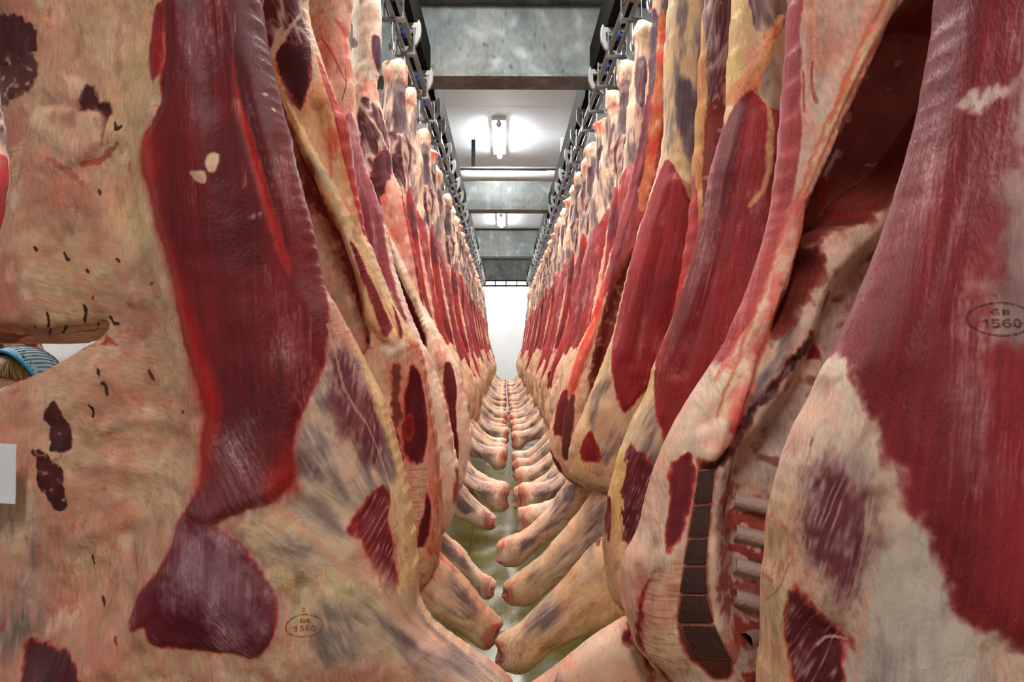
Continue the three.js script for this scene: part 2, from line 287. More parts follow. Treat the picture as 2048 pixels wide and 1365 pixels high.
// split a body into part geometries by where each triangle lies; seams keep shared normals
function splitBody(g, pick, body) {
  const P = g.attributes.position, Nn = g.attributes.normal, U = g.attributes.uv, V = g.attributes.uv1, I = g.index.array, out = {}, T = I.length / 3, who = [];
  for (let t = 0; t < T; t++) { const a = I[t * 3], b = I[t * 3 + 1], c = I[t * 3 + 2]; who.push(pick((P.getX(a) + P.getX(b) + P.getX(c)) / 3, (P.getY(a) + P.getY(b) + P.getY(c)) / 3, Nn.getZ(a) + Nn.getZ(b) + Nn.getZ(c) > -0.6)); }
  for (const name of new Set(who)) {     // a part is one piece: crumbs cut off from it go back to the body
    if (name === body || !body) continue; const up = new Map(), find = v => { let r = v; while (up.get(r) !== r) r = up.get(r); while (up.get(v) !== r) { const n = up.get(v); up.set(v, r); v = n; } return r; }, size = new Map();
    for (let t = 0; t < T; t++) if (who[t] === name) { for (let k = 0; k < 3; k++) if (!up.has(I[t * 3 + k])) up.set(I[t * 3 + k], I[t * 3 + k]); const a = find(I[t * 3]); for (let k = 1; k < 3; k++) up.set(find(I[t * 3 + k]), a); }
    for (let t = 0; t < T; t++) if (who[t] === name) { const r = find(I[t * 3]); size.set(r, (size.get(r) ?? 0) + 1); }
    let best = null; for (const [r, n] of size) if (best === null || n > size.get(best)) best = r; for (let t = 0; t < T; t++) if (who[t] === name && find(I[t * 3]) !== best) who[t] = body;
  }
  for (let t = 0; t < T; t++) {
    const o = out[who[t]] ??= { map: new Map(), p: [], n: [], u: [], v: [], i: [] };
    for (let e = 0; e < 3; e++) { const v = I[t * 3 + e]; let k = o.map.get(v); if (k === undefined) { k = o.p.length / 3; o.map.set(v, k); o.p.push(P.getX(v), P.getY(v), P.getZ(v)); o.n.push(Nn.getX(v), Nn.getY(v), Nn.getZ(v)); o.u.push(U.getX(v), U.getY(v)); o.v.push(V.getX(v), V.getY(v)); } o.i.push(k); }
  }
  const r = {};
  for (const k in out) { const o = out[k], q = new THREE.BufferGeometry(); q.setAttribute('position', new THREE.Float32BufferAttribute(o.p, 3)); q.setAttribute('normal', new THREE.Float32BufferAttribute(o.n, 3)); q.setAttribute('uv', new THREE.Float32BufferAttribute(o.u, 2)); q.setAttribute('uv1', new THREE.Float32BufferAttribute(o.v, 2)); q.setIndex(o.i); r[k] = q; }
  return r;
}
// ---- what flesh is made of: each recipe writes an sRGB colour
const mixTo = (o, c, t) => { o[0] += (c[0] - o[0]) * t; o[1] += (c[1] - o[1]) * t; o[2] += (c[2] - o[2]) * t; };
const CREAM = [228, 190, 156], PINKFAT = [206, 134, 112], YELLOW = [232, 192, 128], BLOOD = [172, 38, 28], FILM = [212, 194, 190], PURPLE = [86, 66, 72], GREY = [164, 152, 148], RED = [128, 30, 35], DEEP = [80, 18, 24];
const VESSEL = [178, 92, 72];
const RECIPES = {
  fat(x, y, p, o) {
    const c = Math.cos(p.dir ?? 0), s = Math.sin(p.dir ?? 0), xx = x * c + y * s, yy = -x * s + y * c;
    const a = fbm(x * 10 + 3, y * 8), b = fbm(xx * 34, yy * 15 + 5), f = nz(xx * 260, yy * 60), g = nz(xx * 130 + 8, yy * 70), q = nz(xx * 75 + a * 2, yy * 17 + 9);
    o[0] = (p.c ?? CREAM)[0]; o[1] = (p.c ?? CREAM)[1]; o[2] = (p.c ?? CREAM)[2];
    mixTo(o, p.c1 ?? PINKFAT, clamp01((p.pink ?? 0.35) + a * 0.85 + b * 0.55 + g * 0.35 + q * 0.35));
    const lump = fbm(x * 19 + 11, y * 16 + 2) + 0.5 * b; if (lump > 0.2) mixTo(o, [242, 218, 190], Math.min(0.6, (lump - 0.2) * 1.1)); if (lump < -0.28) mixTo(o, p.stain ?? [160, 96, 72], Math.min(0.5, (-0.28 - lump) * 1.1));
    if (p.yel) mixTo(o, YELLOW, clamp01(p.yel * (0.5 + 1.2 * fbm(x * 7 + 20, y * 6) + 0.4 * q)));
    mixTo(o, GREY, clamp01((p.grey ?? 0.06) * (0.3 + 1.6 * fbm(xx * 12 + 40, yy * 7))));
    const bl = p.blood ?? 0.1, sp = fbm(xx * 62 + 9, yy * 38) + 0.3 * nz(x * 260, y * 240), pt = fbm(x * 6 + 60, y * 6), bs = sp + pt * 0.9 - 0.66 + bl; if (bs > 0) mixTo(o, BLOOD, clamp01(bs * 1.6) * 0.48);
    const vn = 1 - Math.abs(fbm(x * 20 + 70, y * 14 + 12)) * 30, vm = fbm(x * 5 + 31, y * 5 + 3) - 0.12 + bl * 0.4; if (vn > 0 && vm > 0) mixTo(o, VESSEL, Math.min(0.55, vn * vm * 2.2));
    const k = 1 + 0.12 * f + 0.12 * b + 0.1 * g + 0.08 * q; o[0] *= k; o[1] *= k; o[2] *= k;
  },
  muscle(x, y, p, o) {
    const d = p.dir ?? 0, c = Math.cos(d), s = Math.sin(d), xx = x * c + y * s, yy = -x * s + y * c;
    const f = 0.6 * nz(xx * 330, yy * 9) + 0.5 * nz(xx * 120 + 4, yy * 5), a = fbm(xx * 7, yy * 3 + 11), mid = fbm(x * 30 + 5, y * 18);
    const C = p.c ?? RED; o[0] = C[0]; o[1] = C[1]; o[2] = C[2]; mixTo(o, p.c1 ?? DEEP, clamp01(0.4 + a * 0.9 + mid * 0.5));
    const k = 1 + 0.26 * f + 0.16 * mid; o[0] *= k; o[1] *= k; o[2] *= k;
    const g = nz(xx * 420, yy * 60), fm = fbm(xx * 12 + 30, yy * 4) + 0.55 * f + 0.4 * mid + 0.35 * g + (p.film ?? 0) - 0.3; const gr = nz(x * 210 + 3, y * 190); if (fm > 0) mixTo(o, FILM, Math.min(0.8, fm * 0.95) * clamp01(0.75 + 0.5 * g + 0.7 * gr));
    const st = p.stripe ?? 0; if (st) { const q = 1 - Math.abs(nz(xx * 105 + a * 1.5, yy * 9)) * 7, br = 0.5 + 1.3 * nz(xx * 40 + 3, yy * 60); if (q > 0 && br > 0) mixTo(o, [206, 184, 170], Math.min(1, q * br * 1.3) * st); }
    const w = nz(x * 330, y * 260); if (w > 0.5) mixTo(o, [226, 206, 198], (w - 0.5) * 3);
  },
  membrane(x, y, p, o) {   // thin fat over dark meat: cream with smoky patches and fine pale threads
    const d = p.dir ?? 0, c = Math.cos(d), s = Math.sin(d), xx = x * c + y * s, yy = -x * s + y * c;
    const g = nz(xx * 300, yy * 22), h = fbm(xx * 58 + 2, yy * 15), m = fbm(xx * 15 + 5, yy * 5) + 0.55 * h + 0.3 * g + (p.dark ?? 0), t = sstep(-0.22, 0.5, m);
    const C = p.c ?? CREAM; o[0] = C[0]; o[1] = C[1]; o[2] = C[2]; mixTo(o, PINKFAT, clamp01((p.pink ?? 0.1) + fbm(x * 9 + 50, y * 9) * 0.7 + 0.2 * h));
    if (p.yel) mixTo(o, YELLOW, clamp01(p.yel * (0.5 + fbm(x * 8 + 20, y * 6))));
    mixTo(o, GREY, sstep(-0.35, 0.2, m) * 0.4); mixTo(o, p.deep ?? PURPLE, t * (p.amt ?? 0.85));
    if (g > 0.05) mixTo(o, [216, 200, 188], (g - 0.05) * 0.8);
    const q = 1 - Math.abs(nz(xx * 60 + 8 + h * 0.5, yy * 9)) * 14, br = 0.4 + 1.5 * nz(x * 20, y * 20); if (q > 0 && br > 0) mixTo(o, [218, 196, 176], Math.min(0.3, q * br * 0.5));
    const sp = fbm(x * 50 + 9, y * 40); if (sp > 0.45) mixTo(o, BLOOD, Math.min(0.6, (sp - 0.45) * (p.blood ?? 0.8) * 1.6));
    const k = 1 + 0.08 * h; o[0] *= k; o[1] *= k; o[2] *= k;
  },
  web(x, y, p, o) {        // dark meat under white connective threads
    RECIPES.muscle(x, y, { c: [92, 30, 36], c1: [56, 16, 22], dir: p.dir, film: -0.4 }, o);
    const d = p.dir ?? 0, c = Math.cos(d), s = Math.sin(d), xx = x * c + y * s, yy = -x * s + y * c;
    const q = 1 - Math.abs(fbm(xx * 13 + 2, yy * 5 + 4)) * 5.5; if (q > 0) mixTo(o, [222, 198, 178], q * (p.amt ?? 0.8));
    const r = 1 - Math.abs(nz(xx * 60, yy * 16 + 3)) * 7; if (r > 0) mixTo(o, [206, 180, 168], r * 0.45);
  },
  lining(x, y, p, o) {     // red brown meat lining of the belly with loose pale tissue
    o[0] = 150; o[1] = 64; o[2] = 52; const a = fbm(x * 16, y * 12), f = nz(x * 190, y * 40); mixTo(o, [116, 44, 38], clamp01(0.4 + a + 0.3 * f));
    const q = fbm(x * 30 + 7, y * 44) + (p.fat ?? 0) - 0.3; if (q > 0) mixTo(o, [196, 158, 132], Math.min(0.8, q * 2.2));
  },
  bruise(x, y, p, o) {     // blotches of dried dark meat and clotted blood with flecks of fat
    o[0] = 66; o[1] = 26; o[2] = 25; mixTo(o, [104, 38, 34], clamp01(0.25 + 0.9 * fbm(x * 40, y * 34)));
    const q = fbm(x * 60 + 7, y * 70) + (p.fat ?? 0) - 0.28; if (q > 0) mixTo(o, [196, 164, 142], Math.min(0.85, q * 2.4));
  },
  ribwall(x, y, p, o) {    // pale fat over ribs with grey and dark gaps
    RECIPES.fat(x, y, { c: [206, 180, 160], pink: 0.25, grey: 0.5, blood: 0.16 }, o);
    const q = fbm(x * 22 + 3, y * 30 + 1) - 0.22; if (q > 0) mixTo(o, [132, 72, 64], Math.min(0.8, q * 2.4));
  },
  hairy(x, y, p, o) {      // sawn fat with ragged threads
    RECIPES.fat(x, y, { c: [220, 178, 140], pink: 0.3, blood: 0.2 }, o);
    const d = p.dir ?? 0, c = Math.cos(d), s = Math.sin(d), xx = x * c + y * s, yy = -x * s + y * c; const f = nz(xx * 30, yy * 240); mixTo(o, f > 0 ? [236, 208, 176] : [160, 74, 50], Math.abs(f) * 0.9);
  },
  flat(x, y, p, o) { const k = 1 + 0.16 * fbm(x * 70, y * 70); o[0] = p.c[0] * k; o[1] = p.c[1] * k; o[2] = p.c[2] * k; },
};
function inkStamp(top, mid, low) {
  const c = document.createElement('canvas'); c.width = 256; c.height = 256; const g = c.getContext('2d');
  g.fillStyle = '#000'; g.fillRect(0, 0, 256, 256); g.strokeStyle = '#fff'; g.fillStyle = '#fff'; g.lineWidth = 9; g.beginPath(); g.ellipse(128, 150, 112, 88, 0, 0, Math.PI * 2); g.stroke();
  g.textAlign = 'center'; g.font = 'bold 46px sans-serif'; g.fillText(top, 116, 44); g.font = 'bold 50px sans-serif'; g.fillText(mid, 128, 130); g.font = 'bold 66px sans-serif'; g.fillText(low, 128, 196);
  const d = g.getImageData(0, 0, 256, 256).data; return (u, v) => { const i = (u * 255) | 0, j = (v * 255) | 0; return i < 0 || j < 0 || i > 255 || j > 255 ? 0 : d[(j * 256 + i) * 4] / 255; };
}
const STAMP1 = inkStamp('1', 'GB', '1560'), STAMP2 = inkStamp('2', 'GB', '1560');

// paint the flesh of one side
function paint(spec, bb, L) {
  const res = spec.res ?? 0.002, w = Math.min(2048, Math.ceil((bb[2] - bb[0]) / res)), h = Math.min(2048, Math.ceil((bb[3] - bb[1]) / res)), d = new Uint8Array(w * h * 4);
  const o = [0, 0, 0], q = [0, 0, 0], dx = (bb[2] - bb[0]) / w, dy = (bb[3] - bb[1]) / h, sd = spec.seed ?? 0;
  for (let j = 0; j < h; j++) for (let i = 0; i < w; i++) {
    const x = bb[0] + (i + 0.5) * dx, y = bb[1] + (j + 0.5) * dy, X = x + sd * 3.7, Y = y + sd * 1.9;
    const wx = nz(X * 38, Y * 24) + 0.55 * nz(X * 130, Y * 80) + 0.16 * nz(X * 370, Y * 240), wy = nz(X * 36 + 40, Y * 26) + 0.55 * nz(X * 120 + 9, Y * 90 + 30) + 0.16 * nz(X * 350 + 70, Y * 260);
    RECIPES[spec.base.s](X, Y, spec.base, o);
    for (const l of L) {
      const r = l.rough ?? 0.012, f = l.f(x + wx * r, y + wy * r), sf = l.soft ?? 0.004; if (f < -sf) continue;
      let a = clamp01((f + sf) / (2 * sf)); a = a * a * (3 - 2 * a) * (l.a ?? 1); if (a <= 0) continue;
      if (l.rim && f < l.rim[1]) { RECIPES.flat(X, Y, { c: l.rim[0] }, q); RECIPES[l.s](X, Y, l, RIMTMP); const t = sstep(0, 1, f / l.rim[1]); mixTo(q, RIMTMP, t); }
      else RECIPES[l.s](X, Y, l, q);
      mixTo(o, q, a);
    }
    const k = (j * w + i) * 4; d[k] = o[0] < 0 ? 0 : o[0] > 255 ? 255 : o[0]; d[k + 1] = o[1] < 0 ? 0 : o[1] > 255 ? 255 : o[1]; d[k + 2] = o[2] < 0 ? 0 : o[2] > 255 ? 255 : o[2]; d[k + 3] = 255;
  }
  const box = (x0, y0, x1, y1, fn) => { const i0 = Math.max(0, Math.floor((x0 - bb[0]) / dx)), i1 = Math.min(w - 1, Math.ceil((x1 - bb[0]) / dx)), j0 = Math.max(0, Math.floor((y0 - bb[1]) / dy)), j1 = Math.min(h - 1, Math.ceil((y1 - bb[1]) / dy));
    for (let j = j0; j <= j1; j++) for (let i = i0; i <= i1; i++) { const x = bb[0] + (i + 0.5) * dx, y = bb[1] + (j + 0.5) * dy, r = fn(x, y); if (r) { const k = (j * w + i) * 4; for (let c = 0; c < 3; c++) d[k + c] += (r[c] - d[k + c]) * r[3]; } } };
  for (const s of spec.strokes ?? []) {     // veins, threads, knife nicks: [points, width, colour, strength]
    const P = smooth(s.p, false, 4), wd = s.w; let a = 1e9, b = 1e9, c = -1e9, e = -1e9; for (const p of P) { a = Math.min(a, p[0]); b = Math.min(b, p[1]); c = Math.max(c, p[0]); e = Math.max(e, p[1]); }
    const m = wd * 2 + 0.004; box(a - m, b - m, c + m, e + m, (x, y) => { const q2 = lineDist(P, x + 0.5 * wd * nz(x * 170, y * 170), y + 0.5 * wd * nz(x * 170 + 9, y * 170)), t = near[0], ww = wd * (0.5 + 0.5 * Math.sin(Math.PI * Math.min(1, Math.max(0, 0.1 + 0.85 * t)))) * (1 + 0.7 * nz(x * 90, y * 90)); let v = 1 - sstep(ww * 0.55, ww, q2); if (s.c === FILM) v = (1 - sstep(0, ww * 1.9, q2)) * clamp01(0.45 + 1.3 * nz(x * 260, y * 22) + 0.8 * nz(x * 60, y * 40)); return v > 0 ? [...s.c, v * (s.a ?? 0.9)] : null; });
  }
  for (const s of spec.stamps ?? []) box(s.x - s.r * 1.2, s.y - s.r * 1.2, s.x + s.r * 1.2, s.y + s.r * 1.2, (x, y) => { const u = (x - s.x) / (2 * s.r) + 0.5, v = 0.59 - (y - s.y) / (2 * s.r) * (s.sq ?? 1); const a = s.f(u, v) * (0.75 + 0.7 * nz(x * 240, y * 240)); return a > 0.05 ? [...s.c, clamp01(a) * (s.a ?? 0.85)] : null; });
  const t = new THREE.DataTexture(d, w, h); t.colorSpace = THREE.SRGBColorSpace; t.magFilter = THREE.LinearFilter; t.minFilter = THREE.LinearMipmapLinearFilter; t.generateMipmaps = true; t.needsUpdate = true; return t;
}
const RIMTMP = [0, 0, 0];
// hanging plane of one side: turns photo pixels into metres on that plane (u across, y from the rail)
function plane(X, Z, yaw) {
  const c = Math.cos(yaw), s = Math.sin(yaw);
  return (px, py, dz = 0) => {
    const O = [X + s * dz, RAIL, -Z + c * dz];
    const v = new THREE.Vector3((px - 1024) / FOCAL, -(py - 682.5) / FOCAL, -1).applyQuaternion(camera.quaternion);
    const t = (O[0] * s + (O[2]) * c) / (v.x * s + v.z * c); const P = [v.x * t, EYE + v.y * t, v.z * t];
    return [(P[0] - O[0]) * c - (P[2] - O[2]) * s, P[1] - O[1]];
  };
}
const fleshBump1 = fleshBump.clone(); fleshBump1.channel = 1; fleshBump1.needsUpdate = true;
// turn a spec into part geometries and one material
function makeSide(spec) {
  const t = spec.px ?? ((x, y) => [x, y]), C = a => a.map(p => t(p[0], p[1]));
  const wob = spec.wob ?? 0.006, wobble = P => P.map(([x, y]) => [x + wob * nz(x * 22 + (spec.seed ?? 0) * 5, y * 22), y + wob * nz(x * 22 + 50, y * 22 + (spec.seed ?? 0) * 3)]);
  const out = wobble(smooth(C(spec.outline))), legs = (spec.extras ?? []).map(e => ({ ...e, P: wobble(smooth(C(e.outline))) }));
  let bb = [1e9, 1e9, -1e9, -1e9]; for (const P of [out, ...legs.map(l => l.P)]) for (const p of P) { bb[0] = Math.min(bb[0], p[0]); bb[1] = Math.min(bb[1], p[1]); bb[2] = Math.max(bb[2], p[0]); bb[3] = Math.max(bb[3], p[1]); }
  const topY = bb[3]; bb = [bb[0] - 0.08, bb[1] - 0.08, bb[2] + 0.08, bb[3] + 0.08];
  const sx = t === spec.px ? Math.abs(t(1100, 706)[0] - t(1000, 706)[0]) / 100 : 1;   // metres per unit of the listed widths
  let base = null;    // features lie on the bulging front face: find where the sight line meets it
  const onFace = ([x, y], dz = 0) => { if (!spec.px) return [x, y]; let p = spec.px(x, y, 0); for (let i = 0; i < 7; i++) p = spec.px(x, y, base ? base.zAt(p[0], p[1]) + dz : 0.045); return p; };
  const F = (a, dz = 0) => a.map(p => onFace(p, dz));
  const geoField = l => field(smooth(F(l.p, l.dz)), bb, spec.fcell ?? 0.006);
  const legBase = legs.map(l => inflateBase(l.P, spec.cell ?? 0.008, { lam: l.lam ?? 0.1, thick: l.thick ?? 0.125, roll: 0.05 }));
  const toPaint = ([x, y]) => { if (base.sAt(x, y) < 0) for (const q of legBase) if (q.sAt(x, y) > 0) return q.unroll(x, y); return base.unroll(x, y); };
  const thin = (spec.thin ?? []).map(l => ({ ...l, f: geoField(l) }));
  const thinF = thin.length ? (x, y) => { let m = 1; for (const c of thin) m *= lerp(1, c.m, sstep(-(c.soft ?? 0.05), c.soft ?? 0.05, c.f(x, y))); return m; } : null;
  base = inflateBase(out, spec.cell ?? 0.008, { lam: spec.lam, thick: spec.thick, thin: thinF, roll: spec.roll });
  const L = (spec.layers ?? []).map(l => ({ ...(l.s === 'muscle' && (l.film ?? 0) < 0.12 && (l.soft ?? 0) < 0.01 ? { rim: [[172, 46, 40], 0.007] } : {}), ...l, g: l.h ? geoField(l) : null, f: field(smooth(F(l.p, l.dz)).map(toPaint), bb, spec.fcell ?? 0.006) }));
  const cav = (spec.cavity ?? []).map(l => ({ ...l, f: geoField(l) })), regs = (spec.regions ?? []).map(l => ({ ...l, f: geoField(l) })), rid = (spec.ridges ?? []).map(r => ({ ...r, P: smooth(F(r.p), false, 4), wm: r.w * sx }));
  const relief = (x, y, s) => {
    const calm = regs.length && regs.some(r => r.name === 'flank_muscle' && r.f(x, y) > 0) ? 0.35 : 1;
    let z = calm * ((spec.rel ?? 0.006) * fbm(x * 13 + (spec.seed ?? 0), y * 10) + 0.003 * fbm(x * 45, y * 30 + 4));
    for (const l of L) if (l.g) z += l.h * sstep(-0.002, l.hw ?? 0.012, l.g(x, y));
    for (const c of cav) z -= c.d * sstep(0, c.soft ?? 0.06, c.f(x, y));
    for (const r of rid) { const q = lineDist(r.P, x, y) / r.wm; if (q < 2.5) z += r.h * Math.exp(-q * q) * (r.fade ? Math.sin(Math.PI * clamp01(near[0] * 0.94 + 0.03)) : 1); }
    return z;
  };
  const geos = [];
  const g0 = inflate(base, { bb, back: spec.back, relief, thin: thinF });
  const pieces = splitBody(g0, (x, y, front) => { for (const r of regs) if (r.f(x, y) > 0 && (front || WHOLE.test(r.name))) return r.name; return spec.body ?? 'body'; }, spec.body ?? 'body');
  for (const k in pieces) geos.push([k, pieces[k]]);
  legs.forEach((l, i) => { const e = inflate(legBase[i], { bb, zoff: l.z ?? 0, relief: (x, y) => relief(x, y, 0) * 0.6 }); for (const [k, q] of Object.entries(splitBody(e, () => l.name, l.name))) geos.push([k, q]); });
  const conv = { ...spec, strokes: (spec.strokes ?? []).map(s => ({ ...s, p: F(s.p).map(toPaint), w: s.w * sx })), stamps: (spec.stamps ?? []).map(s => { const [x, y] = toPaint(onFace([s.x, s.y], 0)); return { ...s, x, y, r: s.r * sx }; }) };
  const map = paint(conv, bb, L);
  const mat = new THREE.MeshPhysicalMaterial({ map, bumpMap: fleshBump1, bumpScale: 0.0018, roughness: spec.roughness ?? 0.52, specularIntensity: 0.5, clearcoat: 0.05, clearcoatRoughness: 0.35 });
  return { geos, mat, bb, onFace, topY };
}
const WHOLE = /hindquarter|shank|foreleg|thigh|^flank$/;
function mirrored(g) { const m = g.clone(); const p = m.attributes.position, n = m.attributes.normal; for (let i = 0; i < p.count; i++) { p.setX(i, -p.getX(i)); n.setX(i, -n.getX(i)); } const I = m.index.array; for (let i = 0; i < I.length; i += 3) { const t = I[i]; I[i] = I[i + 1]; I[i + 1] = t; } return m; }
const hangAt = [];
const SIDES = 'sides of beef hanging in two facing rows';
function hangSide(spec) {
  const side = makeSide(spec), g = thing('beef_side', spec.label, 'beef side', [spec.X, RAIL, -spec.Z], spec.yaw ?? 0, SIDES);
  for (const [n, geo] of side.geos) part(n, geo, side.mat, g, spec.partLabels?.[n]);
  hangAt.push([spec.X, spec.Z, side.topY]); return { g, ...side };
}

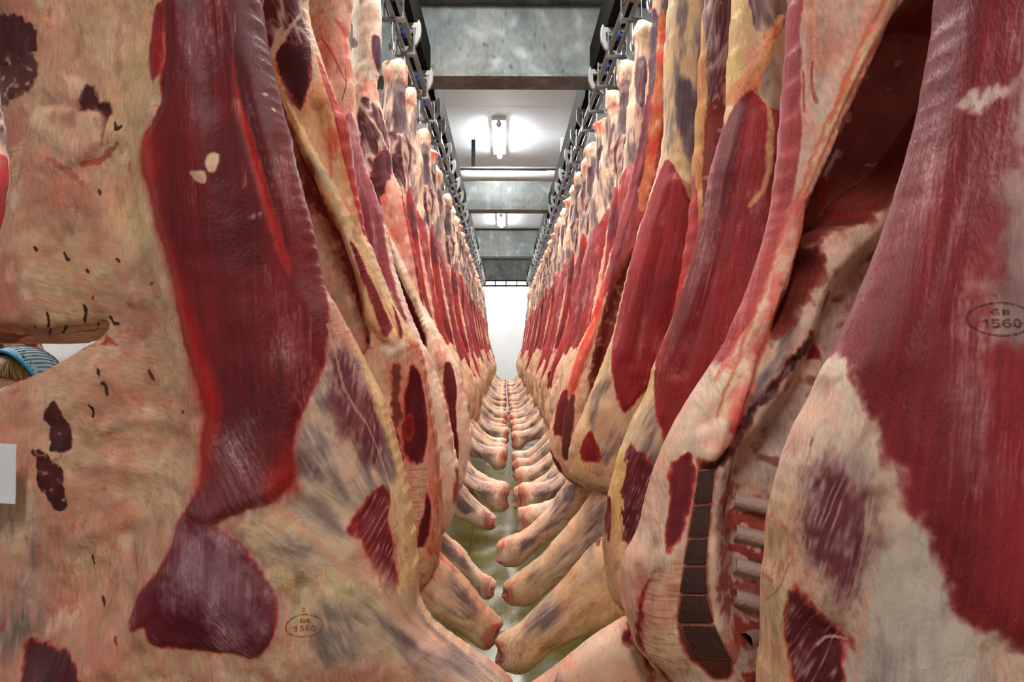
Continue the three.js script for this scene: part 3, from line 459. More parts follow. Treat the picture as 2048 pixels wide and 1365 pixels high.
// ------------------------------------------------------------ the nearest sides, one by one
const y_ = (s, p, o = {}) => ({ s, p, ...o });                 // a layer
const k_ = (p, w, c, a) => ({ p, w, c, a });                   // a stroke
const NICK = [44, 20, 16], THREAD = [226, 200, 176], VEIN = [150, 44, 36];
const LX = AISLE - RAILX, RX = AISLE + RAILX;
const PAPER_AT = {};
{ // the near side with the slit flank and two ink stamps
  const px = plane(LX, 1.25, 0);
  const MA = [[331, -40], [334, 80], [328, 160], [325, 205], [305, 250], [283, 290], [285, 340], [300, 385], [312, 450], [330, 505], [345, 560], [356, 620], [368, 685], [385, 735], [400, 785], [410, 833], [403, 873], [400, 908], [397, 983], [365, 1033], [420, 1058], [460, 1035], [510, 1012], [555, 1000], [587, 960], [588, 900], [600, 845], [620, 800], [642, 750], [656, 690], [657, 620], [650, 560], [632, 470], [600, 360], [574, 250], [545, 130], [522, 0], [510, -90], [420, -140]];
  const MB = [[420, 1052], [365, 1033], [345, 1090], [318, 1140], [300, 1163], [280, 1188], [258, 1248], [266, 1268], [288, 1256], [300, 1288], [330, 1298], [415, 1298], [475, 1303], [510, 1313], [535, 1293], [558, 1258], [556, 1208], [532, 1148], [500, 1098], [455, 1063]];
  const LEG = [[640, 1180], [740, 1180], [842, 1195], [920, 1280], [1050, 1365], [1060, 1500], [900, 1500], [740, 1480], [640, 1400]];
  const L1 = hangSide({
    px, X: LX, Z: 1.25, seed: 1, res: 0.00125, cell: 0.005, wob: 0.003, thick: 0.13, lam: 0.1,
    label: 'beef side with slit flank, broad red muscle, two ink stamps and paper label', body: 'shoulder',
    outline: [[405, -830], [465, -835], [495, -780], [490, -700], [510, -560], [545, -380], [545, -200], [528, -60], [525, 20], [547, 130], [577, 250], [602, 360], [632, 470], [650, 560], [690, 635], [725, 700], [772, 800], [803, 900], [823, 980], [835, 1060], [840, 1130], [843, 1195], [870, 1240], [920, 1278], [975, 1315], [1030, 1362], [1042, 1420], [1015, 1480], [960, 1495], [900, 1475], [800, 1440], [700, 1450], [600, 1520], [500, 1640], [350, 1760], [200, 1740], [100, 1620], [20, 1480], [-60, 1365], [-110, 1200], [-120, 1000], [-100, 850], [-60, 792], [0, 776], [45, 758], [100, 736], [150, 706], [195, 680], [223, 656], [207, 649], [140, 655], [60, 660], [-45, 645], [-55, 590], [-20, 520], [5, 450], [12, 400], [18, 340], [13, 290], [4, 220], [-2, 170], [-15, 100], [-40, 0], [-60, -150], [-20, -300], [100, -400], [230, -520], [330, -680], [375, -760]],
    extras: [{ name: 'inner_flap', z: -0.05, thick: 0.03, lam: 0.06, outline: [[-80, 590], [120, 585], [228, 610], [218, 652], [185, 676], [130, 690], [60, 692], [-60, 684]] }],
    thin: [{ p: [[-220, -320], [290, -300], [290, 250], [320, 560], [380, 800], [330, 1050], [200, 1250], [-220, 1350]], m: 0.32, soft: 0.06 }],
    rel: 0.009, base: { s: 'fat', c: [214, 168, 136], c1: [192, 118, 98], pink: 0.48, yel: 0.06, blood: 0.22, dir: 0.2 },
    layers: [
      y_('fat', [[60, 480], [330, 560], [380, 760], [400, 900], [330, 1080], [150, 1000], [80, 800]], { c: [220, 176, 142], c1: [196, 124, 102], pink: 0.36, yel: 0.06, blood: 0.16, dir: 1.35, soft: 0.05 }),
      y_('fat', [[225, -60], [335, -60], [325, 190], [285, 290], [310, 480], [250, 500], [190, 330]], { pink: 0.2, yel: 0.5, dir: 0, soft: 0.03 }),
      y_('membrane', [[-140, 960], [40, 980], [78, 1090], [70, 1270], [-100, 1320]], { pink: 0.5, dark: 0.1, amt: 0.6, soft: 0.03 }),
      y_('muscle', [[50, 1290], [110, 1285], [150, 1320], [200, 1480], [80, 1500]], { c: [86, 26, 28], film: -0.1 }),
      y_('muscle', [[-60, 668], [60, 668], [140, 660], [205, 655], [216, 650], [200, 690], [100, 710], [-60, 700]], { c: [150, 92, 72], c1: [104, 58, 46], film: -0.2, dir: 1.4, soft: 0.003 }),
      y_('bruise', [[-40, 40], [10, 28], [55, 45], [78, 75], [75, 105], [45, 112], [30, 125], [-40, 120]], { fat: -0.25, soft: 0.002 }),
      y_('bruise', [[-30, 120], [60, 110], [76, 140], [70, 165], [40, 195], [10, 215], [-20, 180]], { fat: 0.1, a: 0.85 }),
      y_('bruise', [[165, 172], [185, 180], [195, 205], [215, 200], [220, 230], [205, 245], [188, 225], [160, 212]], { fat: -0.3 }),
      y_('bruise', [[200, 225], [212, 232], [208, 290], [200, 285]], { fat: -0.3, rough: 0.006 }),
      y_('bruise', [[85, 828], [105, 803], [120, 812], [130, 850], [146, 872], [140, 900], [115, 905], [98, 880]], { fat: -0.12, soft: 0.002 }),
      y_('bruise', [[62, 898], [92, 905], [110, 930], [126, 955], [133, 1015], [108, 1012], [86, 970]], { fat: 0.02, soft: 0.002 }),
      y_('hairy', [[20, 300], [45, 270], [50, 300], [30, 350], [16, 352]], { dir: 0.2 }),
      y_('fat', [[60, 225], [120, 215], [200, 225], [205, 285], [170, 330], [90, 345], [55, 300]], { pink: 0.4, h: 0.006, blood: 0.2 }),
      // lower right: fat and thin sheets
      y_('fat', [[700, 660], [770, 800], [838, 1060], [843, 1195], [800, 1190], [790, 1000], [760, 870]], { c: [226, 196, 142], pink: 0.1, yel: 0.55, blood: 0.06, soft: 0.02, dir: 0.3 }),
      y_('membrane', [[657, 690], [700, 700], [745, 800], [782, 900], [790, 965], [760, 1000], [715, 1020], [640, 965], [590, 945], [590, 900], [622, 808]], { dark: 0.02, dir: 0.5, amt: 0.7, soft: 0.012 }),
      y_('muscle', [[672, 700], [690, 690], [730, 770], [762, 850], [770, 915], [745, 935], [715, 900], [665, 830], [660, 770]], { c: [120, 54, 60], c1: [92, 46, 54], film: 0.36, stripe: 0.55, dir: -0.35, soft: 0.018, rough: 0.02 }),
      y_('membrane', [[560, 980], [640, 965], [720, 1025], [700, 1130], [640, 1150], [560, 1120], [500, 1060]], { dark: -0.1, amt: 0.6, dir: 0.9, soft: 0.02, yel: 0.2 }),
      y_('muscle', [[712, 1032], [735, 995], [768, 972], [784, 990], [782, 1050], [794, 1120], [797, 1195], [770, 1180], [738, 1105], [705, 1062]], { c: [134, 36, 44], film: -0.1, stripe: 0.75, dir: -0.6, h: -0.004 }),
      y_('fat', [[470, 1010], [560, 985], [640, 1070], [760, 1150], [860, 1235], [800, 1240], [680, 1180], [560, 1140], [505, 1090]], { c: [232, 204, 168], pink: 0.12, yel: 0.25, blood: 0.02, soft: 0.03, dir: 0.9 }),
      y_('fat', [[555, 1130], [700, 1150], [760, 1230], [700, 1330], [540, 1330], [520, 1320], [560, 1250]], { c: [236, 206, 164], pink: 0.1, yel: 0.25, blood: 0.04, soft: 0.02 }),
      y_('membrane', [[640, 1215], [720, 1212], [742, 1250], [735, 1320], [650, 1335], [620, 1300]], { dark: 0.2, amt: 0.75, dir: 0.4, soft: 0.022 }),
      y_('membrane', [[548, 1075], [590, 1070], [640, 1095], [655, 1125], [610, 1135], [555, 1105]], { dark: 0.2, amt: 0.6, dir: 1.2, soft: 0.02 }),
      y_('membrane', [[720, 1205], [850, 1225], [930, 1290], [1020, 1370], [960, 1420], [820, 1340], [720, 1300]], { dark: -0.12, amt: 0.6, dir: 0.85, soft: 0.03 }),
      y_('membrane', [[775, 1238], [850, 1262], [900, 1310], [890, 1330], [820, 1300], [775, 1265]], { dark: 0.12, amt: 0.7, dir: 0.95, soft: 0.02 }),
      // the red muscles
      y_('muscle', [[312, 15], [333, 8], [332, 80], [328, 150], [306, 160], [302, 100]], { c: [168, 30, 34], film: -0.3, rough: 0.004 }),
      y_('muscle', MA, { film: 0.0, h: 0.012, hw: 0.02, soft: 0.003, rough: 0.006, dir: 0.08 }),
      y_('muscle', [[283, 290], [315, 262], [322, 400], [352, 500], [382, 600], [408, 700], [440, 800], [432, 900], [408, 988], [397, 983], [400, 908], [409, 833], [384, 735], [355, 620], [330, 505], [310, 450], [298, 385], [284, 340]], { c: [196, 34, 26], c1: [164, 26, 24], film: -0.6, soft: 0.016, rough: 0.004 }),
      y_('muscle', [[440, 880], [520, 850], [560, 900], [565, 985], [500, 1010], [425, 1045], [400, 1020]], { c: [156, 90, 92], film: 0.75, soft: 0.035, a: 0.9, dir: 0.5, rough: 0.03 }),
      y_('muscle', [[545, 520], [600, 540], [650, 610], [652, 690], [620, 720], [590, 640], [540, 590]], { film: 0.32, soft: 0.02, dir: -0.1 }),
      y_('muscle', [[570, 880], [586, 900], [584, 975], [556, 990], [536, 960], [530, 890], [550, 860]], { c: [190, 40, 30], film: -0.5, soft: 0.02 }),
      y_('muscle', [[474, 120], [486, 190], [508, 265], [536, 370], [563, 460], [588, 545], [578, 548], [548, 470], [522, 385], [498, 290], [480, 215]], { c: [190, 34, 26], c1: [168, 28, 24], film: -0.6, soft: 0.006, rough: 0.003 }),
      y_('fat', [[428, 330], [440, 315], [453, 318], [454, 335], [444, 352], [432, 350]], { c: [236, 204, 168], pink: 0, blood: -0.4, rough: 0.004, soft: 0.002 }),
      y_('fat', [[395, 352], [412, 350], [426, 348], [428, 365], [420, 377], [405, 370]], { c: [236, 204, 168], pink: 0, blood: -0.4, rough: 0.004, soft: 0.002 }),
      y_('fat', [[528, 188], [538, 190], [537, 197], [529, 195]], { pink: 0, blood: -0.4, rough: 0.002, soft: 0.001 }), y_('fat', [[544, 213], [552, 218], [551, 224], [545, 220]], { pink: 0, blood: -0.4, rough: 0.002, soft: 0.001 }),
      y_('bruise', [[374, 10], [382, 8], [388, 24], [380, 28]], { fat: -0.5, rough: 0.002, soft: 0.001 }),
      y_('muscle', MB, { c: [112, 30, 42], c1: [78, 22, 34], film: 0.1, h: 0.006, soft: 0.003, rough: 0.006, dir: 0.7, rim: [[168, 30, 32], 0.006] }),
      y_('muscle', [[385, 1045], [420, 1058], [460, 1075], [505, 1115], [540, 1190], [545, 1250], [480, 1260], [420, 1200], [350, 1180], [350, 1100]], { c: [160, 112, 116], c1: [124, 74, 82], film: 0.75, soft: 0.035, a: 0.85, rough: 0.035 }),
    ],
    ridges: [
      { p: [[484, 120], [500, 240], [530, 350], [556, 440], [584, 540]], w: 12, h: -0.014, fade: 1 }, { p: [[512, 120], [535, 260], [570, 400], [600, 520]], w: 22, h: 0.01, fade: 1 },
      { p: [[400, -60], [420, 200], [440, 420], [480, 700]], w: 70, h: 0.02, fade: 1 }, { p: [[520, 1030], [640, 1100], [760, 1190], [880, 1300], [1000, 1390]], w: 55, h: 0.02 },
      { p: [[420, 1120], [450, 1200], [480, 1290]], w: 70, h: 0.016 }, { p: [[600, 1000], [660, 1080], [700, 1190]], w: 30, h: -0.008 }, { p: [[800, 860], [826, 1000], [830, 1150]], w: 26, h: 0.012 },
      { p: [[80, 250], [150, 300], [240, 270]], w: 20, h: 0.008 }, { p: [[180, 380], [240, 520], [300, 640]], w: 30, h: 0.006 }, { p: [[200, 860], [280, 840], [390, 860]], w: 14, h: 0.006 }, { p: [[180, 930], [280, 940], [380, 970]], w: 16, h: 0.006 }, { p: [[150, 1080], [260, 1040], [350, 1020]], w: 18, h: 0.006 }],
    strokes: [
      k_([[128, 505], [133, 516], [138, 520]], 4, NICK), k_([[168, 610], [172, 622], [168, 646]], 4, NICK), k_([[92, 625], [97, 645], [99, 665]], 3.5, NICK), k_([[68, 652], [71, 668]], 3, NICK), k_([[221, 634], [225, 645], [238, 648]], 3.5, NICK), k_([[190, 592], [184, 600]], 2.5, VEIN), k_([[232, 248], [240, 262], [247, 255]], 6, NICK),
      k_([[207, 766], [215, 772], [217, 790]], 5, NICK), k_([[182, 812], [187, 820], [186, 834]], 4, NICK), k_([[196, 738], [200, 754]], 4, NICK), k_([[298, 742], [308, 760]], 5, [90, 30, 24]), k_([[365, 823], [368, 828]], 4, NICK), k_([[205, 1195], [210, 1210]], 4, NICK), k_([[184, 1110], [188, 1130]], 3, NICK), k_([[240, 520], [246, 526]], 4, [92, 34, 28]), k_([[70, 495], [73, 502]], 4, NICK), k_([[175, 540], [180, 546]], 3.5, NICK), k_([[300, 570], [306, 566]], 4, [92, 34, 28]), k_([[231, 1275], [233, 1290]], 4, VEIN),
      k_([[100, 320], [140, 345], [170, 370]], 9, [178, 70, 52], 0.5), k_([[165, 330], [200, 320], [240, 290]], 8, [172, 52, 40], 0.6), k_([[200, 380], [203, 392]], 3, NICK), k_([[120, 690], [90, 720]], 4, [186, 120, 96], 0.5),
      k_([[655, 650], [690, 780], [735, 850]], 5, [208, 150, 124], 0.7), k_([[735, 850], [770, 940], [785, 990]], 3, THREAD, 0.5), k_([[560, 1010], [640, 1090], [760, 1180], [900, 1290]], 10, [222, 150, 118], 0.4), k_([[740, 800], [756, 860]], 4, [96, 30, 36], 0.8),
      k_([[470, 30], [478, 60], [472, 120]], 8, FILM, 0.5), k_([[482, 210], [484, 245]], 9, FILM, 0.6), k_([[400, 60], [420, 120]], 4, FILM, 0.35), k_([[500, 330], [498, 380]], 6, FILM, 0.4), k_([[510, 440], [530, 430]], 5, FILM, 0.6)],
    stamps: [{ x: 610, y: 1252, r: 36, sq: 1.25, f: STAMP2, c: [150, 62, 16], a: 0.95 }, { x: 508, y: 514, r: 31, sq: 1.15, f: STAMP2, c: [58, 18, 22], a: 0.75 }],
    regions: [{ name: 'foreleg', p: LEG }, { name: 'shoulder_muscle', p: MB }, { name: 'flank_muscle', p: MA }, { name: 'flank', p: [[-200, -100], [330, -100], [300, 300], [400, 800], [400, 980], [300, 1160], [-200, 1300]] }, { name: 'hindquarter', p: [[-200, -1000], [700, -1000], [700, -40], [-200, -80]] }],
    partLabels: { flank_muscle: 'broad dark red muscle with a bright groove', shoulder_muscle: 'frosted dark triangular muscle', flank: 'pinkish fat flank with slit' },
  });
  PAPER_AT.p = px(-54, 944, 0.075);
}
{ // the near side at the frame edge with the large ink stamp
  const px = plane(RX, 0.85, 0);
  const MA = [[1860, -100], [1885, 0], [1868, 150], [1825, 320], [1790, 430], [1750, 540], [1716, 610], [1714, 690], [1730, 800], [1762, 885], [1802, 970], [1832, 1045], [1880, 1110], [1902, 1200], [1962, 1262], [2060, 1300], [2200, 1200], [2300, 700], [2300, 100], [2150, -250], [1950, -250]];
  hangSide({
    px, X: RX, Z: 0.85, yaw: 0, seed: 2, res: 0.0012, cell: 0.0055, wob: 0.003, thick: 0.13, label: 'beef side with pale streaked red muscle and one large dark ink stamp', body: 'shoulder',
    outline: [[1925, -1530], [2000, -1535], [2035, -1440], [2020, -1300], [2080, -1000], [2200, -700], [2330, -300], [2400, 100], [2420, 600], [2450, 1100], [2440, 1500], [2300, 2100], [2150, 2350], [1980, 2300], [1800, 2000], [1700, 1900], [1500, 1960], [1300, 2080], [1180, 2090], [1120, 2010], [1180, 1900], [1330, 1760], [1450, 1620], [1512, 1480], [1518, 1365], [1523, 1240], [1530, 1110], [1545, 1000], [1580, 880], [1640, 760], [1700, 640], [1760, 500], [1800, 390], [1845, 220], [1872, 80], [1885, -40], [1880, -300], [1870, -700], [1880, -1000], [1900, -1200], [1905, -1380], [1902, -1470]],
    base: { s: 'fat', c: [216, 184, 158], pink: 0.2, grey: 0.3, blood: 0.1, dir: 0.1 },
    layers: [
      y_('fat', [[1720, 600], [1640, 760], [1560, 930], [1600, 960], [1700, 930], [1760, 900], [1716, 780]], { c: [232, 206, 182], pink: 0.12, blood: 0.1, soft: 0.02 }),
      y_('fat', [[1530, 1100], [1590, 1000], [1600, 1160], [1580, 1300], [1570, 1500], [1515, 1500]], { c: [224, 188, 150], pink: 0.3, yel: 0.3, blood: 0.2, soft: 0.015 }),
      y_('membrane', [[1700, 960], [1800, 985], [1880, 1120], [1960, 1270], [1960, 1500], [1700, 1500], [1720, 1300], [1745, 1100]], { c: [200, 180, 164], dark: -0.2, amt: 0.5, dir: -0.1, soft: 0.03 }),
      y_('membrane', [[1640, 880], [1700, 890], [1780, 990], [1745, 1060], [1690, 960]], { dark: 0.05, amt: 0.6, dir: -0.5, soft: 0.02 }),
      y_('muscle', [[1650, 915], [1695, 955], [1738, 1000], [1748, 1060], [1722, 1150], [1690, 1215], [1648, 1170], [1615, 1090], [1600, 1020]], { c: [116, 52, 58], c1: [84, 36, 44], film: 0.3, stripe: 0.7, dir: -0.35, soft: 0.02, rough: 0.025 }),
      y_('muscle', [[1585, 1182], [1642, 1222], [1702, 1275], [1690, 1365], [1700, 1500], [1620, 1460], [1568, 1265]], { c: [96, 28, 36], film: -0.05, stripe: 0.7, dir: -0.7, h: -0.006 }),
      y_('muscle', MA, { c: [150, 44, 48], c1: [112, 30, 36], film: 0.14, h: 0.008, hw: 0.03, soft: 0.008, rough: 0.014, dir: -0.12 }),
      y_('muscle', [[1885, -10], [1895, 100], [1850, 330], [1800, 480], [1740, 640], [1716, 610], [1790, 420], [1850, 200]], { c: [170, 84, 88], film: 0.4, soft: 0.02, a: 0.8, dir: -0.2 }),
      y_('muscle', [[1905, 730], [1950, 730], [1950, 850], [1970, 960], [1920, 930], [1890, 820]], { c: [150, 70, 72], film: 0.55, soft: 0.02, a: 0.85, dir: -0.1 }),
      y_('fat', [[1925, 205], [1960, 180], [2010, 165], [2040, 150], [2020, 190], [1990, 205], [1930, 235]], { c: [222, 196, 184], pink: 0.1, soft: 0.008, rough: 0.02, a: 0.85 }),
      y_('membrane', [[2070, 130], [2030, 200], [2010, 320], [1985, 400], [1982, 520], [1960, 620], [2010, 700], [2100, 640]], { c: [196, 176, 168], dark: -0.3, amt: 0.5, soft: 0.014, rough: 0.02, a: 0.8 }),
    ],
    ridges: [{ p: [[1900, -100], [1860, 300], [1800, 550], [1760, 700]], w: 60, h: 0.014 }, { p: [[1660, 950], [1690, 1060], [1660, 1180]], w: 50, h: 0.01 }, { p: [[1750, 1000], [1730, 1150], [1690, 1300]], w: 16, h: -0.008 }, { p: [[1560, 1000], [1550, 1200], [1560, 1360]], w: 30, h: 0.012 }, { p: [[1990, 0], [1960, 300], [1900, 640]], w: 18, h: -0.004 }],
    strokes: [k_([[1640, 860], [1615, 930], [1600, 980]], 2, [196, 98, 74], 0.6), k_([[1632, 878], [1626, 895]], 2.5, [120, 50, 46], 0.7), k_([[1733, 1010], [1725, 1100], [1690, 1240]], 5, [206, 160, 136], 0.6), k_([[1640, 1295], [1660, 1280], [1700, 1285]], 4, THREAD, 0.7), k_([[1535, 1240], [1560, 1190], [1580, 1130]], 3.5, [176, 80, 64], 0.5), k_([[1710, 1365], [1730, 1250], [1745, 1150]], 6, [214, 150, 120], 0.5), k_([[1700, 800], [1720, 830], [1745, 850]], 4, [216, 160, 138], 0.5)],
    stamps: [{ x: 1992, y: 640, r: 57, sq: 1.35, f: STAMP1, c: [62, 20, 14], a: 0.9 }],
    regions: [{ name: 'flank_muscle', p: MA }, { name: 'foreleg', p: [[1000, 1365], [1500, 1480], [1560, 1700], [1600, 1990], [1300, 2300], [1000, 2300]] }, { name: 'hindquarter', p: [[1700, -1800], [2500, -1800], [2500, -200], [1850, -200]] }],
  });
}
{ // the open side with sawn sternum
  const X = RX, Z = 1.25, px = plane(X, Z, 0);
  const strip = [[1790, -60], [1760, 0], [1728, 75], [1690, 150], [1655, 235], [1615, 330], [1592, 400], [1560, 470], [1530, 560], [1500, 640], [1470, 720], [1440, 800], [1410, 880], [1395, 930], [1440, 930], [1470, 880], [1500, 780], [1530, 690], [1565, 590], [1590, 520], [1602, 440], [1612, 390], [1650, 300], [1700, 190], [1740, 110], [1790, 20]];
  const dark = [[1800, 0], [1760, 80], [1705, 200], [1660, 300], [1618, 392], [1600, 470], [1575, 570], [1545, 640], [1540, 680], [1580, 660], [1620, 590], [1650, 540], [1640, 480], [1700, 460], [1760, 430], [1800, 380], [1900, 300], [1950, 100], [1900, -50]];
  const ster = [[1400, 915], [1440, 930], [1425, 1000], [1416, 1080], [1418, 1180], [1430, 1260], [1470, 1340], [1440, 1365], [1380, 1320], [1355, 1260], [1360, 1180], [1372, 1100], [1385, 1020]];
  const walls = [[1460, 900], [1540, 800], [1600, 690], [1650, 560], [1760, 450], [1850, 400], [1900, 700], [1880, 1100], [1800, 1365], [1560, 1400], [1480, 1330], [1430, 1240], [1425, 1080], [1435, 960]];
  const R2 = hangSide({
    px, X, Z, roll: 0.03, seed: 3, res: 0.0012, cell: 0.005, wob: 0.003, thick: 0.135, label: 'opened beef side showing dark cavity, ribs and sawn sternum segments', body: 'brisket',
    outline: [[1615, -805], [1690, -810], [1718, -750], [1705, -640], [1740, -480], [1830, -260], [1920, 0], [1980, 300], [2010, 700], [2020, 1100], [2000, 1365], [1900, 1650], [1750, 1800], [1580, 1790], [1450, 1650], [1380, 1450], [1330, 1365], [1296, 1330], [1268, 1290], [1240, 1215], [1236, 1170], [1248, 1110], [1275, 1060], [1288, 1000], [1310, 930], [1345, 850], [1395, 770], [1440, 700], [1490, 590], [1525, 490], [1545, 400], [1556, 310], [1562, 220], [1570, 120], [1578, 20], [1585, -100], [1580, -300], [1575, -500], [1600, -640], [1592, -745]],
    extras: [{ name: 'foreleg', z: -0.09, outline: [[1560, 1240], [1420, 1235], [1300, 1255], [1225, 1298], [1120, 1375], [1010, 1460], [980, 1520], [1015, 1560], [1090, 1550], [1220, 1490], [1340, 1440], [1480, 1440], [1560, 1380]] }],
    base: { s: 'fat', c: [226, 194, 168], pink: 0.32, blood: 0.14, dir: 0.3 },
    cavity: [{ p: dark, d: 0.2, soft: 0.035 }, { p: walls, d: 0.1, soft: 0.06 }, { p: [[1612, -40], [1760, -40], [1700, 120], [1640, 240], [1608, 330], [1600, 200]], d: 0.035, soft: 0.03 }],
    layers: [
      y_('fat', [[1600, -60], [1790, -60], [1700, 120], [1640, 240], [1604, 350], [1598, 200]], { c: [214, 182, 164], pink: 0.3, blood: 0.2, dir: 0, soft: 0.01 }),
      y_('ribwall', walls, { soft: 0.02, blood: 0.2 }),
      y_('membrane', [[1560, 640], [1590, 590], [1620, 560], [1600, 640], [1560, 740], [1500, 830], [1470, 870], [1490, 790], [1530, 690]], { dark: 0.15, amt: 0.85, dir: -0.6, soft: 0.01 }),
      y_('lining', dark, { fat: -0.2, soft: 0.008, rough: 0.02 }),
      y_('fat', [[1765, 110], [1785, 95], [1805, 105], [1805, 150], [1790, 190], [1770, 180], [1755, 200], [1740, 215], [1735, 190], [1755, 150]], { c: [190, 152, 132], pink: 0.4, h: 0.02, blood: 0.2, rough: 0.02, a: 0.9 }),
      y_('fat', [[1745, 300], [1760, 270], [1780, 235], [1792, 240], [1770, 280], [1755, 310]], { c: [206, 184, 170], pink: 0.1, rough: 0.01 }),
      y_('muscle', [[1740, 310], [1752, 312], [1752, 420], [1742, 425]], { c: [116, 18, 18], film: -0.6, rough: 0.006 }),
      y_('bruise', [[1455, 890], [1470, 860], [1500, 815], [1530, 780], [1555, 755], [1570, 720], [1600, 705], [1625, 672], [1650, 668], [1640, 700], [1610, 725], [1580, 745], [1560, 785], [1530, 800], [1500, 845], [1478, 890], [1465, 905]], { fat: -0.5, h: -0.012, rough: 0.01 }),
      y_('muscle', [[1620, 660], [1650, 665], [1700, 720], [1660, 720], [1630, 690]], { c: [128, 22, 20], film: -0.5 }),
      y_('bruise', [[1470, 960], [1490, 945], [1486, 1010], [1475, 1050], [1462, 1055], [1465, 1000]], { fat: -0.3, rough: 0.008 }),
      ...[0, 1, 2, 3, 4, 5].map(i => y_('muscle', [[1450, 1000 + i * 58], [1478, 990 + i * 58], [1500, 1010 + i * 58], [1490, 1028 + i * 58], [1455, 1024 + i * 58]], { c: [158, 76, 66], c1: [130, 56, 50], film: 0.1, rough: 0.03, a: 0.75, dir: 1.4 })),
      ...[0, 1, 2, 3, 4].map(i => y_('muscle', [[1490, 1042 + i * 78], [1560, 1056 + i * 78], [1640, 1085 + i * 78], [1640, 1118 + i * 78], [1560, 1094 + i * 78], [1494, 1066 + i * 78]], { c: [158, 74, 64], c1: [130, 56, 50], film: 0.1, rough: 0.02, dir: 1.2 })),
      // edge band and sawn strip
      y_('muscle', [[1568, -120], [1612, -120], [1606, 60], [1603, 200], [1600, 290], [1592, 350], [1580, 430], [1560, 520], [1530, 590], [1490, 660], [1450, 720], [1440, 710], [1488, 600], [1522, 500], [1542, 410], [1553, 320], [1560, 220], [1568, 100]], { c: [176, 62, 62], c1: [140, 42, 46], film: 0.18, h: 0.018, hw: 0.012, dir: -0.12, soft: 0.003, rough: 0.004 }),
      y_('fat', strip, { c: [230, 204, 168], pink: 0.12, yel: 0.15, blood: 0.12, h: 0.022, hw: 0.014, soft: 0.003, rough: 0.006, dir: -0.5, rim: [[206, 92, 62], 0.008] }),
      y_('fat', [[1590, 400], [1605, 410], [1598, 470], [1580, 530], [1556, 600], [1520, 690], [1492, 790], [1470, 860], [1440, 840], [1480, 740], [1520, 620], [1550, 520], [1568, 450]], { c: [232, 180, 156], c1: [200, 72, 62], pink: 0.45, blood: 0.3, h: 0.01, soft: 0.006, dir: -0.4 }),
      // sternum face
      y_('muscle', [[1345, 925], [1375, 905], [1388, 930], [1385, 1000], [1372, 1060], [1345, 1108], [1332, 1105], [1330, 1060], [1340, 990], [1338, 950]], { c: [136, 34, 42], c1: [106, 30, 40], film: 0.02, h: -0.004, soft: 0.003, rough: 0.008, dir: -0.1 }),
      y_('hairy', [[1330, 1120], [1360, 1110], [1362, 1200], [1368, 1280], [1390, 1340], [1340, 1345], [1300, 1310], [1285, 1260], [1290, 1200], [1305, 1150]], { dir: 0.1, soft: 0.008 }),
      y_('muscle', [[1305, 1165], [1290, 1200], [1284, 1270], [1300, 1320], [1340, 1360], [1320, 1370], [1285, 1330], [1272, 1280], [1276, 1210], [1292, 1165]], { c: [96, 26, 26], film: -0.4, soft: 0.005, h: -0.008 }),
      y_('flat', ster, { c: [92, 44, 34], soft: 0.004, rough: 0.006, rim: [[170, 66, 46], 0.007] }),
      y_('bruise', [[1420, 925], [1440, 895], [1462, 890], [1465, 925], [1440, 945]], { fat: -0.4, h: -0.01 }),
      y_('fat', [[1388, 860], [1410, 845], [1440, 830], [1450, 860], [1435, 905], [1400, 920], [1385, 890]], { c: [240, 208, 184], c1: [214, 110, 88], pink: 0.25, h: 0.014, rough: 0.01 }),
      y_('membrane', [[1240, 1300], [1180, 1330], [1100, 1400], [1150, 1420], [1280, 1400]], { dark: -0.2, pink: 0.4, soft: 0.02 }),
    ],
    ridges: [{ p: [[1556, 330], [1510, 560], [1440, 740], [1330, 920], [1270, 1110], [1262, 1230]], w: 22, h: 0.012 }, { p: [[1445, 820], [1480, 740], [1525, 610], [1560, 500]], w: 9, h: -0.01 }, { p: [[1318, 1150], [1290, 1220], [1295, 1300]], w: 9, h: -0.012 }],
    strokes: [k_([[1430, 760], [1470, 690], [1500, 600]], 6, [208, 84, 64], 0.5), k_([[1310, 900], [1285, 1010], [1262, 1100]], 5, [196, 90, 72], 0.4), k_([[1640, 110], [1636, 150], [1640, 200]], 5, VEIN, 0.6), k_([[1610, 140], [1612, 220]], 4, [176, 46, 40], 0.7), k_([[1700, 140], [1680, 190], [1655, 250]], 5, [206, 84, 54], 0.6)],
    regions: [{ name: 'edge_muscle', p: [[1560, -200], [1612, -200], [1603, 200], [1592, 350], [1560, 520], [1490, 660], [1440, 730], [1420, 720], [1540, 400]] }, { name: 'sawn_edge', p: strip }, { name: 'cavity_lining', p: dark }, { name: 'rib_wall', p: walls }, { name: 'hindquarter', p: [[1500, -1000], [2100, -1000], [2000, -40], [1560, -40]] }],
    partLabels: { sawn_edge: 'pale sawn belly edge with pink knobs', cavity_lining: 'blackish cavity lining' },
  });
  // sternum segments and ribs as their own pieces
  const segMat = new THREE.MeshStandardMaterial({ map: dataTex(128, 128, (x, y, o) => { const e = Math.min(x, 1 - x, y, 1 - y) + 0.05 * nz(x * 14, y * 14), a = fbm(x * 9, y * 7); o[0] = 66 + 20 * a; o[1] = 32 + 12 * a; o[2] = 26 + 10 * a; if (e < 0.06) { o[0] = 150; o[1] = 92; o[2] = 74; } if (nz(x * 30, y * 30) > 0.4) { o[0] += 40; o[1] += 26; o[2] += 22; } }), roughness: 0.6, bumpMap: fleshBump, bumpScale: 0.002 }), ribMat = new THREE.MeshStandardMaterial({ color: 0xb79c8e, roughness: 0.5, bumpMap: fleshBump, bumpScale: 0.003 });
  const body = new THREE.Raycaster(); const meshes = R2.g.children.slice(); R2.g.updateMatrixWorld(true); for (const m of meshes) m.material.side = THREE.FrontSide;
